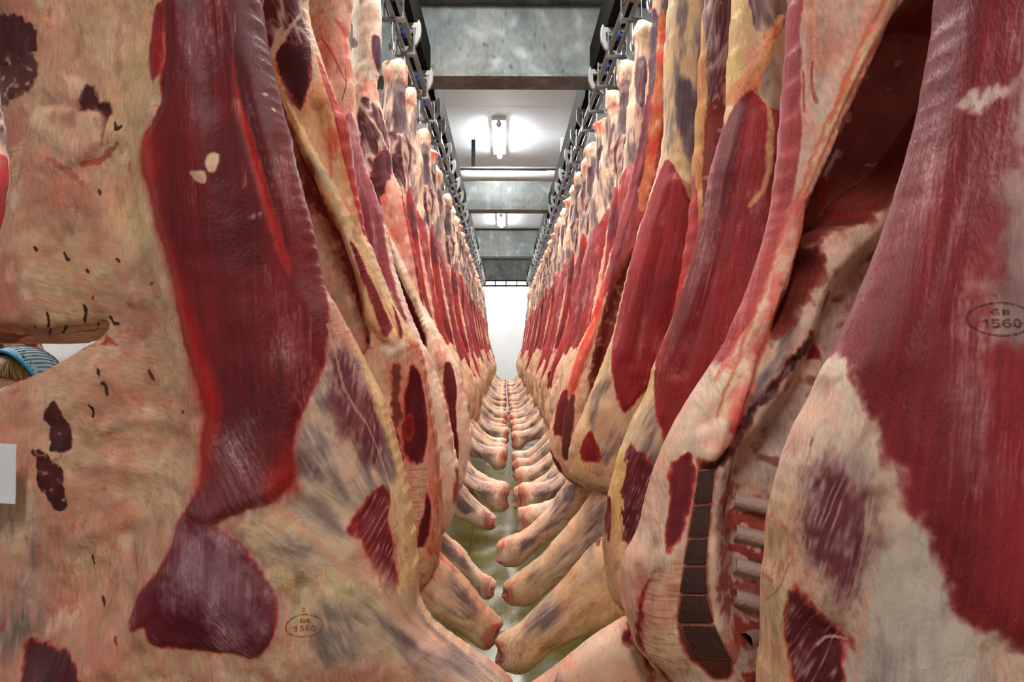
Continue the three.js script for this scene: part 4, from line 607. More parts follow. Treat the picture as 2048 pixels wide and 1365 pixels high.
  const surf = (u, y) => { body.set(new THREE.Vector3(X + u, RAIL + y, -Z + 0.6), new THREE.Vector3(0, 0, -1)); const h = body.intersectObjects(meshes, false)[0]; surf.n = h ? h.face.normal.clone() : new THREE.Vector3(0, 0, 1); return h ? h.point.z + Z : 0.05; };
  const colL = [[1394, 938], [1386, 1010], [1374, 1076], [1364, 1130], [1356, 1186], [1354, 1246], [1384, 1318]], colR = [[1432, 934], [1425, 1006], [1418, 1074], [1414, 1130], [1416, 1188], [1430, 1246], [1470, 1326]];
  for (let i = 0; i < 6; i++) {
    const q = [colL[i], colR[i], colR[i + 1], colL[i + 1]], cx = (q[0][0] + q[1][0] + q[2][0] + q[3][0]) / 4, cy = (q[0][1] + q[1][1] + q[2][1] + q[3][1]) / 4, f = [], b = [], m = 0.93, mm = 0.8;
    for (const [ring, k, dz] of [[f, mm, 0.0045], [b, m, 0.001]]) for (const p of q) { const [u, y] = R2.onFace([cx + (p[0] - cx) * k, cy + (p[1] - cy) * k], 0); ring.push([u, y, surf(u, y) + dz]); }
    const deep = b.map(p => [p[0], p[1], p[2] - 0.022]), V = [...f, ...b, ...deep], idx = [0, 2, 1, 0, 3, 2]; for (const o of [0, 4]) for (let k = 0; k < 4; k++) { const n = (k + 1) % 4; idx.push(o + k, o + n, o + 4 + k, o + n, o + 4 + n, o + 4 + k); } idx.push(8, 9, 10, 8, 10, 11);
    let g = new THREE.BufferGeometry(); g.setAttribute('position', new THREE.Float32BufferAttribute(V.flat(), 3)); g.setAttribute('uv', new THREE.Float32BufferAttribute([0.1, 0.9, 0.9, 0.9, 0.9, 0.1, 0.1, 0.1, 0, 1, 1, 1, 1, 0, 0, 0, 0, 1, 1, 1, 1, 0, 0, 0], 2)); g.setIndex(idx); g.computeVertexNormals(); part('sternum_segment', g, segMat, R2.g, i ? undefined : 'brown sawn bone segment');
  }
  for (let i = 0; i < 6; i++) { const pts = []; for (let k = 0; k <= 5; k++) { const [u, y] = R2.onFace([1480 + k * 42, 1008 + i * 66 + k * (9 + i)], -0.07); pts.push(new THREE.Vector3(u, y, surf(u, y) + 0.002)); } part('rib', new THREE.TubeGeometry(new THREE.CatmullRomCurve3(pts), 14, 0.013, 8), ribMat, R2.g); }
}
{ // red outer side with two lobed muscle and yellow fringe
  const Z = 1.62, px = plane(RX, Z, 0);
  const MU = [[1503, 183], [1472, 208], [1440, 270], [1420, 340], [1402, 440], [1375, 540], [1338, 655], [1310, 720], [1309, 800], [1318, 855], [1336, 892], [1370, 860], [1440, 800], [1530, 700], [1600, 560], [1620, 400], [1580, 250], [1533, 215]];
  hangSide({
    px, X: RX, Z, seed: 4, res: 0.0015, cell: 0.006, wob: 0.003, thick: 0.13, label: 'beef side with two lobed red muscle, tan tendon fan and yellow fringed brisket', body: 'brisket',
    outline: [[1475, -480], [1545, -490], [1575, -420], [1560, -320], [1590, -200], [1650, -50], [1720, 150], [1770, 400], [1800, 700], [1810, 1000], [1760, 1300], [1620, 1480], [1480, 1500], [1400, 1400], [1330, 1290], [1290, 1240], [1215, 1205], [1198, 1130], [1205, 1060], [1214, 990], [1236, 905], [1262, 840], [1290, 785], [1305, 730], [1338, 648], [1374, 540], [1402, 435], [1420, 335], [1445, 250], [1452, 180], [1456, 100], [1462, 0], [1470, -120], [1480, -230], [1470, -320], [1455, -400]],
    extras: [{ name: 'foreleg', z: -0.03, outline: [[1340, 1050], [1260, 1058], [1192, 1091], [1133, 1159], [1100, 1196], [1064, 1230], [1030, 1262], [1008, 1272], [993, 1284], [985, 1302], [994, 1316], [984, 1334], [996, 1350], [1018, 1360], [1046, 1364], [1071, 1345], [1098, 1321], [1129, 1302], [1177, 1280], [1228, 1272], [1310, 1240], [1350, 1150]] }],
    base: { s: 'fat', c: [226, 196, 156], pink: 0.2, yel: 0.25, blood: 0.08 },
    layers: [
      y_('fat', [[1460, -60], [1500, -60], [1505, 60], [1488, 130], [1470, 185], [1450, 200], [1450, 60]], { c: [226, 192, 120], pink: 0.05, yel: 0.6, blood: 0.03, dir: 0 }),
      y_('membrane', [[1498, -60], [1590, -60], [1580, 60], [1520, 60], [1500, 20]], { dark: 0.25, dir: 0.3 }),
      y_('membrane', [[1510, 190], [1560, 60], [1640, 80], [1640, 380], [1530, 390], [1528, 215]], { c: [200, 168, 140], dark: -0.15, amt: 0.6, dir: 0.05 }),
      y_('fat', [[1455, 185], [1500, 130], [1535, 60], [1572, 30], [1545, 110], [1515, 180], [1498, 196], [1470, 205]], { c: [226, 168, 118], c1: [208, 112, 72], pink: 0.35, h: 0.012, dir: -0.5, soft: 0.003 }),
      y_('fat', [[1240, 900], [1262, 840], [1292, 780], [1308, 722], [1318, 840], [1340, 900], [1310, 960], [1270, 910]], { c: [222, 196, 150], pink: 0.05, yel: 0.5, blood: 0.02 }),
      y_('membrane', [[1255, 890], [1310, 800], [1345, 900], [1340, 1000], [1290, 930]], { yel: 0.45, dark: -0.12, dir: -0.5, amt: 0.75, soft: 0.02 }),
      y_('muscle', [[1256, 900], [1282, 905], [1320, 960], [1340, 1040], [1330, 1130], [1280, 1150], [1250, 1090], [1240, 1000]], { c: [112, 30, 38], c1: [78, 22, 30], stripe: 0.6, film: -0.1, dir: -0.45, soft: 0.006, rough: 0.016 }),
      y_('fat', [[1222, 960], [1240, 905], [1252, 920], [1244, 1000], [1246, 1080], [1258, 1150], [1250, 1240], [1225, 1230], [1218, 1120], [1220, 1040]], { c: [226, 186, 110], pink: 0.1, yel: 0.6, h: 0.01, blood: 0.05, rough: 0.02 }),
      y_('muscle', [[1214, 1000], [1222, 1010], [1220, 1100], [1226, 1170], [1210, 1150], [1194, 1100], [1200, 1050]], { c: [124, 24, 28], film: -0.4, rough: 0.006 }),
      y_('muscle', MU, { c: [156, 42, 44], c1: [128, 32, 36], film: 0.02, h: 0.012, soft: 0.003, rough: 0.006, dir: -0.2 }),
      y_('muscle', [[1470, 210], [1496, 196], [1482, 280], [1450, 420], [1410, 540], [1370, 640], [1336, 700], [1340, 650], [1376, 540], [1404, 440], [1422, 340], [1442, 265]], { c: [132, 50, 54], c1: [112, 40, 44], film: 0.2, soft: 0.008, dir: -0.22 }),
      y_('fat', [[1528, 210], [1536, 215], [1540, 300], [1530, 370], [1500, 415], [1488, 416], [1510, 385], [1524, 340]], { c: [214, 168, 112], pink: 0.2, yel: 0.3, soft: 0.003, rough: 0.004, h: 0.006 }),
      y_('fat', [[1205, 1085], [1130, 1165], [1010, 1275], [980, 1350], [1060, 1370], [1180, 1260], [1240, 1220], [1260, 1100]], { c: [230, 190, 142], pink: 0.2, yel: 0.3, blood: 0.14, dir: -0.8 }),
      y_('membrane', [[1165, 1100], [1205, 1090], [1205, 1140], [1175, 1150]], { dark: 0.1, dir: 0.3, soft: 0.025, amt: 0.7 }),
      y_('membrane', [[1060, 1240], [1100, 1200], [1125, 1210], [1100, 1260], [1060, 1262]], { dark: 0.1, dir: -0.8, soft: 0.025, amt: 0.7 }),
      y_('muscle', [[984, 1300], [1004, 1290], [1010, 1320], [1004, 1350], [986, 1350]], { c: [196, 62, 50], c1: [168, 36, 30], film: 0.05, soft: 0.014, rough: 0.035, a: 0.8 }),
      y_('fat', [[983,1307],[1012,1306],[1013,1337],[986,1340]], { c: [232, 200, 180], c1: [206, 90, 74], pink: 0.35, blood: 0.4, h: 0.006, rough: 0.03, soft: 0.012 }), y_('flat', [[990,1312],[1002,1316],[1003,1330],[992,1331]], { c: [110, 30, 26], h: -0.014, hw: 0.012, rough: 0.02, soft: 0.006, a: 0.8 }),
    ],
    ridges: [{ p: [[1494, 205], [1470, 330], [1438, 470], [1398, 620], [1360, 740]], w: 14, h: -0.022 }, { p: [[1470, 230], [1440, 370], [1405, 510], [1365, 630]], w: 26, h: 0.02 }, { p: [[1570, 240], [1530, 500], [1440, 720]], w: 50, h: 0.012 }, { p: [[1262, 900], [1246, 1010], [1250, 1120]], w: 8, h: -0.006 }, { p: [[1200, 1110], [1120, 1195], [1040, 1270]], w: 14, h: 0.01 }, { p: [[1180, 1190], [1100, 1270], [1060, 1320]], w: 10, h: 0.008 }, { p: [[1060, 1250], [1085, 1310]], w: 12, h: -0.01 }, { p: [[1030, 1290], [1020, 1340]], w: 13, h: 0.012 }],
    strokes: [k_([[1190, 1130], [1120, 1200], [1040, 1270]], 2.5, THREAD, 0.55), k_([[1180, 1180], [1110, 1245], [1050, 1300]], 2, THREAD, 0.45), k_([[1060, 1240], [1020, 1290]], 4, [214, 110, 84], 0.4), k_([[1430, 300], [1415, 420], [1402, 480]], 8, FILM, 0.4), k_([[1350, 560], [1362, 545]], 6, FILM, 0.5), k_([[1330, 720], [1345, 690]], 5, FILM, 0.4), k_([[1530, 560], [1500, 640]], 6, FILM, 0.3)],
    regions: [{ name: 'flank_muscle', p: MU }, { name: 'hindquarter', p: [[1400, -600], [1800, -600], [1800, 180], [1440, 190]] }],
  });
}
{ // narrow view of the opened side behind it: tan tendons, dark meat
  const Z = 1.84, px = plane(RX, Z, 0);
  hangSide({
    px, X: RX, Z, seed: 5, res: 0.002, cell: 0.008, thick: 0.12, label: 'narrow glimpse of opened beef side with dark thigh and tan tendons between red ones', body: 'brisket',
    outline: [[1410, -340], [1480, -350], [1510, -280], [1500, -190], [1540, -60], [1600, 150], [1640, 400], [1660, 700], [1640, 1000], [1560, 1230], [1440, 1280], [1360, 1180], [1300, 1080], [1270, 1000], [1280, 900], [1300, 800], [1330, 700], [1350, 600], [1366, 500], [1376, 420], [1384, 330], [1388, 240], [1395, 150], [1400, 60], [1408, -30], [1412, -130], [1405, -250]],
    base: { s: 'fat', c: [214, 168, 112], c1: [196, 96, 60], pink: 0.3, blood: 0.2 },
    layers: [
      y_('web', [[1410, -80], [1480, -80], [1470, 60], [1450, 160], [1440, 230], [1420, 240], [1408, 100]], { amt: 0.6, dir: -0.2 }),
      y_('fat', [[1392, 90], [1408, 60], [1412, 200], [1404, 330], [1396, 430], [1384, 420], [1388, 240]], { c: [214, 156, 84], c1: [176, 96, 46], pink: 0.35, dir: -0.05, h: 0.01 }),
      y_('lining', [[1412, 230], [1440, 200], [1460, 260], [1430, 400], [1408, 420]], { fat: 0.05, h: -0.03, hw: 0.03 }),
      y_('muscle', [[1384, 330], [1396, 420], [1394, 520], [1372, 640], [1345, 720], [1330, 720], [1352, 600], [1374, 450]], { c: [190, 56, 50], film: 0, dir: -0.2 }),
    ],
    ridges: [{ p: [[1398, 100], [1394, 300], [1390, 420]], w: 8, h: 0.012 }],
    regions: [{ name: 'thigh', p: [[1390, -120], [1500, -120], [1480, 250], [1404, 250]] }, { name: 'hindquarter', p: [[1300, -500], [1700, -500], [1700, -100], [1380, -100]] }],
  });
}
{ // red outer side with faint stamp, cream shank above
  const Z = 2.06, px = plane(RX, Z, 0);
  const MU = [[1336, 320], [1318, 345], [1292, 410], [1268, 490], [1244, 590], [1226, 680], [1222, 730], [1230, 780], [1246, 826], [1275, 800], [1330, 720], [1400, 560], [1430, 430], [1380, 400], [1362, 362]];
  hangSide({
    px, X: RX, Z, seed: 6, res: 0.0017, cell: 0.007, wob: 0.004, thick: 0.125, label: 'beef side with cream marbled shank and red muscle carrying a faint stamp', body: 'brisket',
    outline: [[1375, -215], [1432, -220], [1462, -170], [1460, -90], [1480, 50], [1520, 200], [1560, 400], [1580, 650], [1570, 900], [1520, 1100], [1420, 1200], [1320, 1150], [1270, 1060], [1220, 1000], [1165, 975], [1140, 960], [1132, 920], [1140, 880], [1165, 820], [1195, 745], [1222, 670], [1244, 580], [1268, 485], [1292, 405], [1312, 345], [1322, 290], [1326, 220], [1324, 140], [1330, 60], [1336, -20], [1350, -110], [1355, -180]],
    extras: [{ name: 'foreleg', z: -0.02, outline: [[1330, 930], [1250, 930], [1200, 965], [1160, 1022], [1119, 1070], [1088, 1106], [1060, 1130], [1030, 1152], [1008, 1168], [1002, 1182], [1012, 1190], [998, 1198], [1010, 1213], [1032, 1221], [1056, 1222], [1080, 1206], [1108, 1182], [1150, 1152], [1200, 1125], [1250, 1095], [1320, 1050]] }],
    base: { s: 'fat', c: [228, 198, 158], pink: 0.18, yel: 0.25, blood: 0.08 },
    layers: [
      y_('membrane', [[1336, -240], [1460, -240], [1450, 60], [1430, 200], [1400, 320], [1366, 350], [1335, 310], [1325, 200], [1328, 60]], { c: [232, 202, 152], dark: -0.02, yel: 0.35, dir: -0.05, pink: 0.05, deep: [112, 96, 104] }),
      y_('muscle', [[1352, 170], [1380, 160], [1400, 240], [1392, 320], [1372, 310], [1356, 250]], { c: [112, 84, 92], c1: [92, 76, 86], film: 0.35, dir: -0.1, soft: 0.012 }),
      y_('fat', [[1162, 860], [1196, 745], [1224, 690], [1228, 790], [1250, 835], [1230, 900], [1190, 940], [1150, 950]], { c: [222, 194, 146], pink: 0.1, yel: 0.45 }),
      y_('membrane', [[1178, 800], [1220, 760], [1250, 840], [1240, 900], [1210, 930], [1188, 880]], { yel: 0.4, dark: -0.02, dir: -0.45, amt: 0.75, soft: 0.015 }),
      y_('muscle', [[1172, 870], [1186, 866], [1200, 905], [1200, 922], [1170, 925], [1160, 905]], { c: [166, 34, 36], film: -0.2, rough: 0.008, stripe: 0.2 }),
      y_('muscle', MU, { c: [156, 38, 42], c1: [124, 28, 34], film: 0.06, h: 0.01, soft: 0.003, rough: 0.006, dir: -0.22 }),
      y_('fat', [[1215, 930], [1150, 1000], [1000, 1130], [990, 1230], [1080, 1220], [1180, 1130], [1260, 1040]], { c: [228, 196, 158], pink: 0.2, blood: 0.12, dir: -0.8 }),
      y_('membrane', [[1190, 985], [1150, 1030], [1080, 1090], [1080, 1140], [1140, 1130], [1190, 1075], [1210, 1020]], { dark: 0.05, dir: -0.85, soft: 0.03, amt: 0.75 }),
      y_('muscle', [[998, 1160], [1012, 1140], [1020, 1170], [1012, 1200], [998, 1195]], { c: [196, 92, 76], c1: [166, 52, 42], film: 0.1, soft: 0.014, rough: 0.035, a: 0.75 }),
      y_('fat', [[997,1181],[1018,1180],[1019,1203],[999,1205]], { c: [232, 200, 180], c1: [206, 90, 74], pink: 0.35, blood: 0.4, h: 0.006, rough: 0.03, soft: 0.012 }), y_('flat', [[1002,1184],[1011,1188],[1012,1198],[1004,1199]], { c: [110, 30, 26], h: -0.014, hw: 0.012, rough: 0.02, soft: 0.006, a: 0.8 }),
    ],
    ridges: [{ p: [[1320, 370], [1280, 520], [1245, 700]], w: 20, h: 0.012 }, { p: [[1362, 370], [1330, 560], [1280, 740]], w: 20, h: 0.01 }, { p: [[1340, 350], [1305, 540], [1262, 730]], w: 7, h: -0.006 }, { p: [[1200, 1000], [1120, 1085], [1060, 1140]], w: 11, h: 0.01 }, { p: [[1190, 1060], [1110, 1140]], w: 8, h: 0.006 }, { p: [[1060, 1140], [1080, 1190]], w: 10, h: -0.008 }, { p: [[1035, 1170], [1040, 1205]], w: 11, h: 0.012 }],
    strokes: [k_([[1200, 1020], [1140, 1085], [1070, 1150]], 2, THREAD, 0.6), k_([[1190, 1045], [1130, 1110], [1080, 1160]], 2, THREAD, 0.6), k_([[1180, 1070], [1140, 1120], [1100, 1160]], 2, THREAD, 0.5), k_([[1290, 600], [1280, 680], [1270, 740]], 6, FILM, 0.4), k_([[1326, 420], [1322, 450]], 7, FILM, 0.6), k_([[1300, 430], [1270, 560], [1250, 640]], 4, FILM, 0.3)],
    stamps: [{ x: 1274, y: 754, r: 16, sq: 1.3, f: STAMP2, c: [90, 20, 24], a: 0.7 }],
    regions: [{ name: 'flank_muscle', p: MU }, { name: 'shank', p: [[1300, -300], [1500, -300], [1460, 100], [1400, 320], [1340, 310], [1300, 200]] }],
  });
}
{ // opened side with bright red cord edge and fringed sternum
  const Z = 2.42, px = plane(RX, Z, 0);
  hangSide({
    px, X: RX, Z, seed: 7, res: 0.002, cell: 0.008, wob: 0.004, thick: 0.12, label: 'opened beef side with scarlet cord edge running down to a fringed sawn brisket', body: 'brisket',
    outline: [[1320, -95], [1362, -100], [1386, -60], [1380, 0], [1400, 120], [1440, 320], [1460, 600], [1450, 850], [1400, 1000], [1310, 1060], [1230, 1020], [1170, 985], [1130, 960], [1106, 930], [1094, 890], [1098, 850], [1112, 800], [1130, 750], [1152, 700], [1180, 640], [1204, 560], [1226, 480], [1246, 410], [1264, 330], [1280, 250], [1290, 170], [1298, 80], [1302, 0], [1308, -70]],
    extras: [{ name: 'foreleg', z: -0.06, outline: [[1250, 900], [1180, 910], [1135, 965], [1105, 1010], [1078, 1042], [1048, 1068], [1022, 1078], [1000, 1088], [988, 1104], [996, 1116], [986, 1128], [1000, 1143], [1022, 1150], [1046, 1140], [1070, 1116], [1100, 1094], [1135, 1070], [1170, 1050], [1240, 1020]] }],
    base: { s: 'fat', c: [222, 184, 150], pink: 0.3, blood: 0.2 },
    cavity: [{ p: [[1222, 575], [1262, 500], [1310, 500], [1350, 620], [1350, 800], [1250, 940], [1180, 900], [1178, 760], [1200, 650]], d: 0.07, soft: 0.04 }],
    layers: [
      y_('lining', [[1222, 575], [1262, 500], [1310, 500], [1350, 620], [1350, 800], [1250, 940], [1180, 900], [1178, 760], [1200, 650]], { fat: 0.2 }),
      y_('muscle', [[1300, 200], [1345, 300], [1330, 460], [1262, 520], [1224, 580], [1212, 570], [1240, 500], [1262, 420], [1286, 330]], { c: [172, 64, 62], c1: [140, 48, 50], film: 0.2, dir: -0.25, soft: 0.006 }),
      y_('membrane', [[1300, -100], [1385, -100], [1370, 60], [1330, 60], [1300, 40]], { dark: 0.0, blood: 2, yel: 0.3 }),
      y_('muscle', [[1298, 30], [1315, 24], [1320, 80], [1310, 180], [1298, 200], [1296, 120]], { c: [100, 72, 88], c1: [70, 50, 66], film: 0.1, soft: 0.006 }),
      y_('fat', [[1318, 30], [1335, 60], [1330, 200], [1310, 330], [1290, 420], [1276, 400], [1296, 260], [1308, 180]], { c: [226, 150, 96], c1: [206, 66, 42], pink: 0.5, blood: 0.35, dir: -0.2 }),
      y_('muscle', [[1290, 200], [1302, 210], [1288, 330], [1264, 420], [1242, 500], [1220, 570], [1202, 600], [1226, 480], [1262, 330]], { c: [172, 66, 66], film: 0.2, dir: -0.25, h: 0.008 }),
      y_('fat', [[1204, 560], [1212, 555], [1196, 650], [1172, 720], [1150, 780], [1135, 790], [1150, 720], [1180, 640]], { c: [224, 120, 80], c1: [196, 40, 30], pink: 0.5, blood: 0.3, h: 0.008, rough: 0.006 }),
      y_('muscle', [[1120, 790], [1136, 780], [1138, 830], [1122, 880], [1110, 900], [1108, 840]], { c: [106, 24, 28], film: -0.2 }),
      y_('hairy', [[1104, 880], [1122, 872], [1122, 920], [1112, 930]], { dir: 0.1 }),
      y_('muscle', [[1098, 900], [1110, 920], [1124, 935], [1120, 950], [1104, 935]], { c: [96, 18, 20], film: -0.5 }),
      y_('flat', [[1126, 850], [1142, 790], [1150, 800], [1144, 870], [1136, 920], [1124, 910]], { c: [96, 46, 38], rim: [[186, 80, 60], 0.005], rough: 0.006 }),
      y_('fat', [[1180, 930], [1100, 990], [990, 1090], [980, 1150], [1080, 1140], [1170, 1070], [1240, 1010]], { c: [228, 196, 160], pink: 0.2, blood: 0.12, dir: -0.8 }),
      y_('membrane', [[1130, 985], [1150, 990], [1130, 1040], [1060, 1080], [1040, 1075], [1090, 1030]], { dark: 0.15, dir: -0.8, soft: 0.014, amt: 0.8 }),
      y_('membrane', [[1125, 960], [1160, 960], [1150, 1000], [1128, 1000]], { dark: 0.4, dir: -0.2, soft: 0.012, amt: 0.8 }),
      y_('muscle', [[984, 1095], [1004, 1086], [1006, 1120], [994, 1140]], { c: [184, 40, 30], film: 0, soft: 0.01, rough: 0.02, a: 0.8 }),
      y_('fat', [[988,1108],[1007,1107],[1008,1128],[990,1130]], { c: [232, 200, 180], c1: [206, 90, 74], pink: 0.35, blood: 0.4, h: 0.006, rough: 0.03, soft: 0.012 }), y_('flat', [[993,1111],[1001,1114],[1002,1123],[994,1124]], { c: [110, 30, 26], h: -0.014, hw: 0.012, rough: 0.02, soft: 0.006, a: 0.8 }),
    ],
    ridges: [{ p: [[1290, 220], [1240, 440], [1190, 630], [1120, 800]], w: 8, h: 0.012 }],
    regions: [{ name: 'cavity_lining', p: [[1222, 575], [1262, 500], [1310, 500], [1350, 620], [1350, 800], [1250, 940], [1180, 900], [1178, 760], [1200, 650]] }, { name: 'shank', p: [[1250, -200], [1450, -200], [1400, 200], [1280, 200]] }, { name: 'edge_muscle', p: [[1270, 190], [1302, 200], [1284, 330], [1258, 430], [1224, 560], [1190, 640], [1160, 640], [1205, 480], [1245, 330]] }],
  });
}
{ // opened side behind the slit one: long sawn edge, red band, dark sawn brisket
  const Z = 1.75, px = plane(LX, Z, 0);
  const strip = [[540, 115], [552, 130], [580, 199], [605, 244], [645, 319], [662, 345], [690, 402], [719, 460], [740, 512], [765, 580], [785, 640], [800, 685], [775, 690], [745, 660], [731, 635], [719, 564], [699, 502], [679, 447], [654, 410], [630, 345], [600, 290], [578, 240], [556, 184]];
  const cav = [[530, 140], [556, 190], [578, 244], [600, 294], [628, 348], [652, 412], [677, 450], [697, 504], [717, 566], [730, 640], [740, 690], [700, 720], [560, 700], [420, 600], [400, 300], [460, 180]];
  const L2 = hangSide({
    px, X: LX, Z, seed: 8, res: 0.0015, cell: 0.006, wob: 0.003, thick: 0.13, label: 'opened beef side with long cream sawn edge, scarlet band and dark red sawn brisket', body: 'brisket',
    outline: [[572, -385], [630, -390], [652, -350], [640, -300], [640, -200], [630, -80], [620, 20], [640, 95], [654, 140], [684, 218], [701, 250], [712, 340], [735, 466], [745, 490], [770, 552], [796, 614], [842, 690], [859, 759], [876, 858], [886, 957], [889, 1016], [882, 1112], [852, 1168], [800, 1190], [700, 1260], [600, 1340], [480, 1360], [360, 1260], [280, 1000], [260, 700], [280, 400], [340, 150], [430, -50], [520, -200], [552, -290], [552, -345]],
    extras: [{ name: 'foreleg', z: -0.05, outline: [[700, 1040], [790, 1050], [850, 1085], [885, 1120], [928, 1162], [955, 1196], [976, 1222], [1000, 1245], [1010, 1264], [998, 1276], [1002, 1292], [986, 1310], [968, 1322], [938, 1304], [912, 1282], [880, 1262], [840, 1245], [800, 1240], [720, 1220]] }],
    base: { s: 'fat', c: [224, 186, 148], pink: 0.28, blood: 0.12, yel: 0.15 },
    cavity: [{ p: cav, d: 0.18, soft: 0.03 }, { p: [[615, 215], [655, 205], [690, 340], [720, 450], [690, 395], [650, 315]], d: 0.03, soft: 0.02 }],
    layers: [
      y_('web', [[520, -120], [630, -120], [608, 10], [622, 60], [625, 130], [615, 190], [600, 220], [580, 200], [550, 120], [530, 60]], { amt: 0.9, dir: 0.5 }),
      y_('muscle', [[560, 85], [590, 88], [622, 90], [620, 160], [608, 210], [598, 222], [580, 190], [552, 125]], { c: [82, 18, 24], c1: [60, 14, 20], film: -0.15, rough: 0.01 }),
      y_('fat', [[604, 0], [618, -20], [632, 40], [640, 100], [634, 130], [624, 90], [616, 40]], { c: [222, 196, 156], pink: 0.1, h: 0.01 }),
      y_('fat', [[604, 225], [625, 180], [645, 160], [664, 230], [690, 330], [726, 460], [716, 455], [688, 398], [645, 318]], { c: [216, 168, 118], c1: [196, 92, 60], pink: 0.2, yel: 0.25, blood: 0.2, dir: 0.3, soft: 0.006 }),
      y_('fat', cav, { c: [196, 152, 116], pink: 0.3, blood: 0.1 }),
      y_('lining', [[560, 210], [590, 270], [628, 360], [652, 415], [682, 470], [700, 530], [712, 580], [690, 560], [650, 480], [610, 420], [560, 330]], { fat: -0.12, rough: 0.02, soft: 0.008 }),
      y_('lining', [[640, 480], [690, 520], [712, 580], [730, 640], [738, 690], [715, 690], [690, 610], [660, 540]], { fat: 0.22, rough: 0.02, soft: 0.01 }),
      y_('muscle', [[632, 105], [650, 138], [683, 218], [700, 249], [711, 340], [734, 466], [726, 462], [692, 340], [669, 237], [652, 179], [644, 154]], { c: [190, 46, 40], c1: [160, 36, 36], film: -0.05, h: 0.016, hw: 0.012, soft: 0.002, rough: 0.004, dir: 0.25 }),
      y_('fat', strip, { c: [230, 200, 150], c1: [220, 130, 84], pink: 0.12, yel: 0.3, blood: 0.1, h: 0.022, hw: 0.012, dir: 0.45, soft: 0.003, rough: 0.006, rim: [[214, 128, 80], 0.006] }),
      y_('fat', [[727, 468], [739, 480], [770, 552], [796, 614], [842, 690], [812, 690], [780, 620], [755, 560], [738, 510]], { c: [232, 206, 158], pink: 0.05, yel: 0.3, h: 0.012, blood: 0.0 }),
      y_('muscle', [[704, 487], [716, 498], [745, 560], [772, 620], [786, 666], [770, 672], [748, 610], [722, 545]], { c: [128, 24, 28], c1: [98, 20, 26], film: -0.2, rough: 0.006, h: -0.01 }),
      y_('muscle', [[786, 610], [794, 620], [806, 668], [798, 672]], { c: [120, 30, 34], film: 0, rough: 0.004 }),
      // brisket face
      y_('fat', [[765, 694], [800, 678], [842, 690], [860, 760], [878, 860], [888, 1010], [880, 1115], [850, 1170], [820, 1170], [790, 980], [775, 760]], { c: [228, 178, 144], c1: [208, 106, 82], pink: 0.32, blood: 0.22, dir: 0.15 }),
      y_('fat', [[762, 700], [790, 680], [815, 686], [812, 704], [780, 722]], { c: [238, 214, 188], pink: 0.1, h: 0.012 }),
      y_('flat', [[782, 735], [800, 730], [802, 800], [798, 870], [812, 930], [800, 940], [788, 870], [780, 800]], { c: [120, 52, 42], rim: [[176, 80, 62], 0.006] }),
      y_('muscle', [[820, 732], [838, 745], [850, 800], [856, 860], [846, 925], [826, 928], [806, 905], [804, 840], [812, 780]], { c: [104, 20, 26], c1: [78, 16, 22], film: -0.12, h: -0.006, rough: 0.006 }),
      y_('muscle', [[805, 836], [822, 832], [830, 860], [822, 880], [806, 878]], { c: [176, 30, 30], film: -0.2, rough: 0.01 }),
      y_('hairy', [[812, 940], [850, 930], [856, 980], [842, 1050], [832, 1060], [822, 1000]], { dir: 0.05 }),
      y_('muscle', [[852, 985], [862, 1010], [860, 1060], [842, 1108], [834, 1090], [836, 1055], [846, 1030]], { c: [110, 18, 24], film: -0.3, rough: 0.008 }),
      y_('fat', [[850, 1100], [960, 1195], [1010, 1260], [990, 1320], [900, 1290], [800, 1240], [780, 1120]], { c: [226, 190, 150], pink: 0.25, blood: 0.1, dir: 0.8 }),
      y_('membrane', [[868, 1140], [900, 1150], [950, 1215], [940, 1240], [900, 1225], [866, 1180]], { dark: 0.2, dir: 0.85, soft: 0.012, amt: 0.75 }),
      y_('muscle', [[962, 1280], [985, 1262], [1006, 1262], [1000, 1296], [985, 1306], [972, 1300]], { c: [208, 116, 98], c1: [180, 60, 52], film: 0.15, soft: 0.014, rough: 0.03, a: 0.7 }),
      y_('fat', [[983,1273],[1004,1272],[1005,1295],[985,1297]], { c: [232, 200, 180], c1: [206, 90, 74], pink: 0.35, blood: 0.4, h: 0.006, rough: 0.03, soft: 0.012 }), y_('flat', [[988,1276],[997,1280],[998,1290],[990,1291]], { c: [110, 30, 26], h: -0.014, hw: 0.012, rough: 0.02, soft: 0.006, a: 0.8 }),
    ],
    ridges: [{ p: [[870, 1130], [930, 1200], [970, 1245]], w: 11, h: 0.01 }, { p: [[860, 1180], [920, 1250]], w: 9, h: 0.006 }, { p: [[962, 1232], [945, 1290]], w: 9, h: -0.008 }, { p: [[560, 160], [620, 290], [690, 430], [740, 590], [780, 680]], w: 12, h: 0.008 }, { p: [[868, 800], [880, 950], [876, 1080]], w: 16, h: 0.012 }],
    strokes: [k_([[850, 760], [866, 860], [880, 980]], 5, [204, 72, 52], 0.6), k_([[872, 990], [878, 1050]], 5, [196, 50, 40], 0.6), k_([[640, 330], [660, 380], [690, 440]], 7, [176, 176, 178], 0.4), k_([[585, 250], [610, 300]], 5, [206, 110, 70], 0.5), k_([[650, 250], [660, 320], [665, 360]], 6, [186, 66, 40], 0.5), k_([[560, 60], [545, 110]], 8, THREAD, 0.9), k_([[600, 30], [570, 70], [545, 115]], 6, THREAD, 0.8)],
    regions: [{ name: 'edge_muscle', p: [[645, 95], [670, 138], [705, 218], [725, 249], [735, 340], [760, 466], [726, 462], [692, 340], [669, 237], [652, 179], [640, 130]] }, { name: 'sawn_edge', p: strip }, { name: 'cavity_lining', p: cav }, { name: 'thigh', p: [[480, -150], [640, -150], [625, 130], [598, 222], [552, 125]] }, { name: 'shank', p: [[500, -500], [700, -500], [680, -150], [500, -150]] }],
  });
}
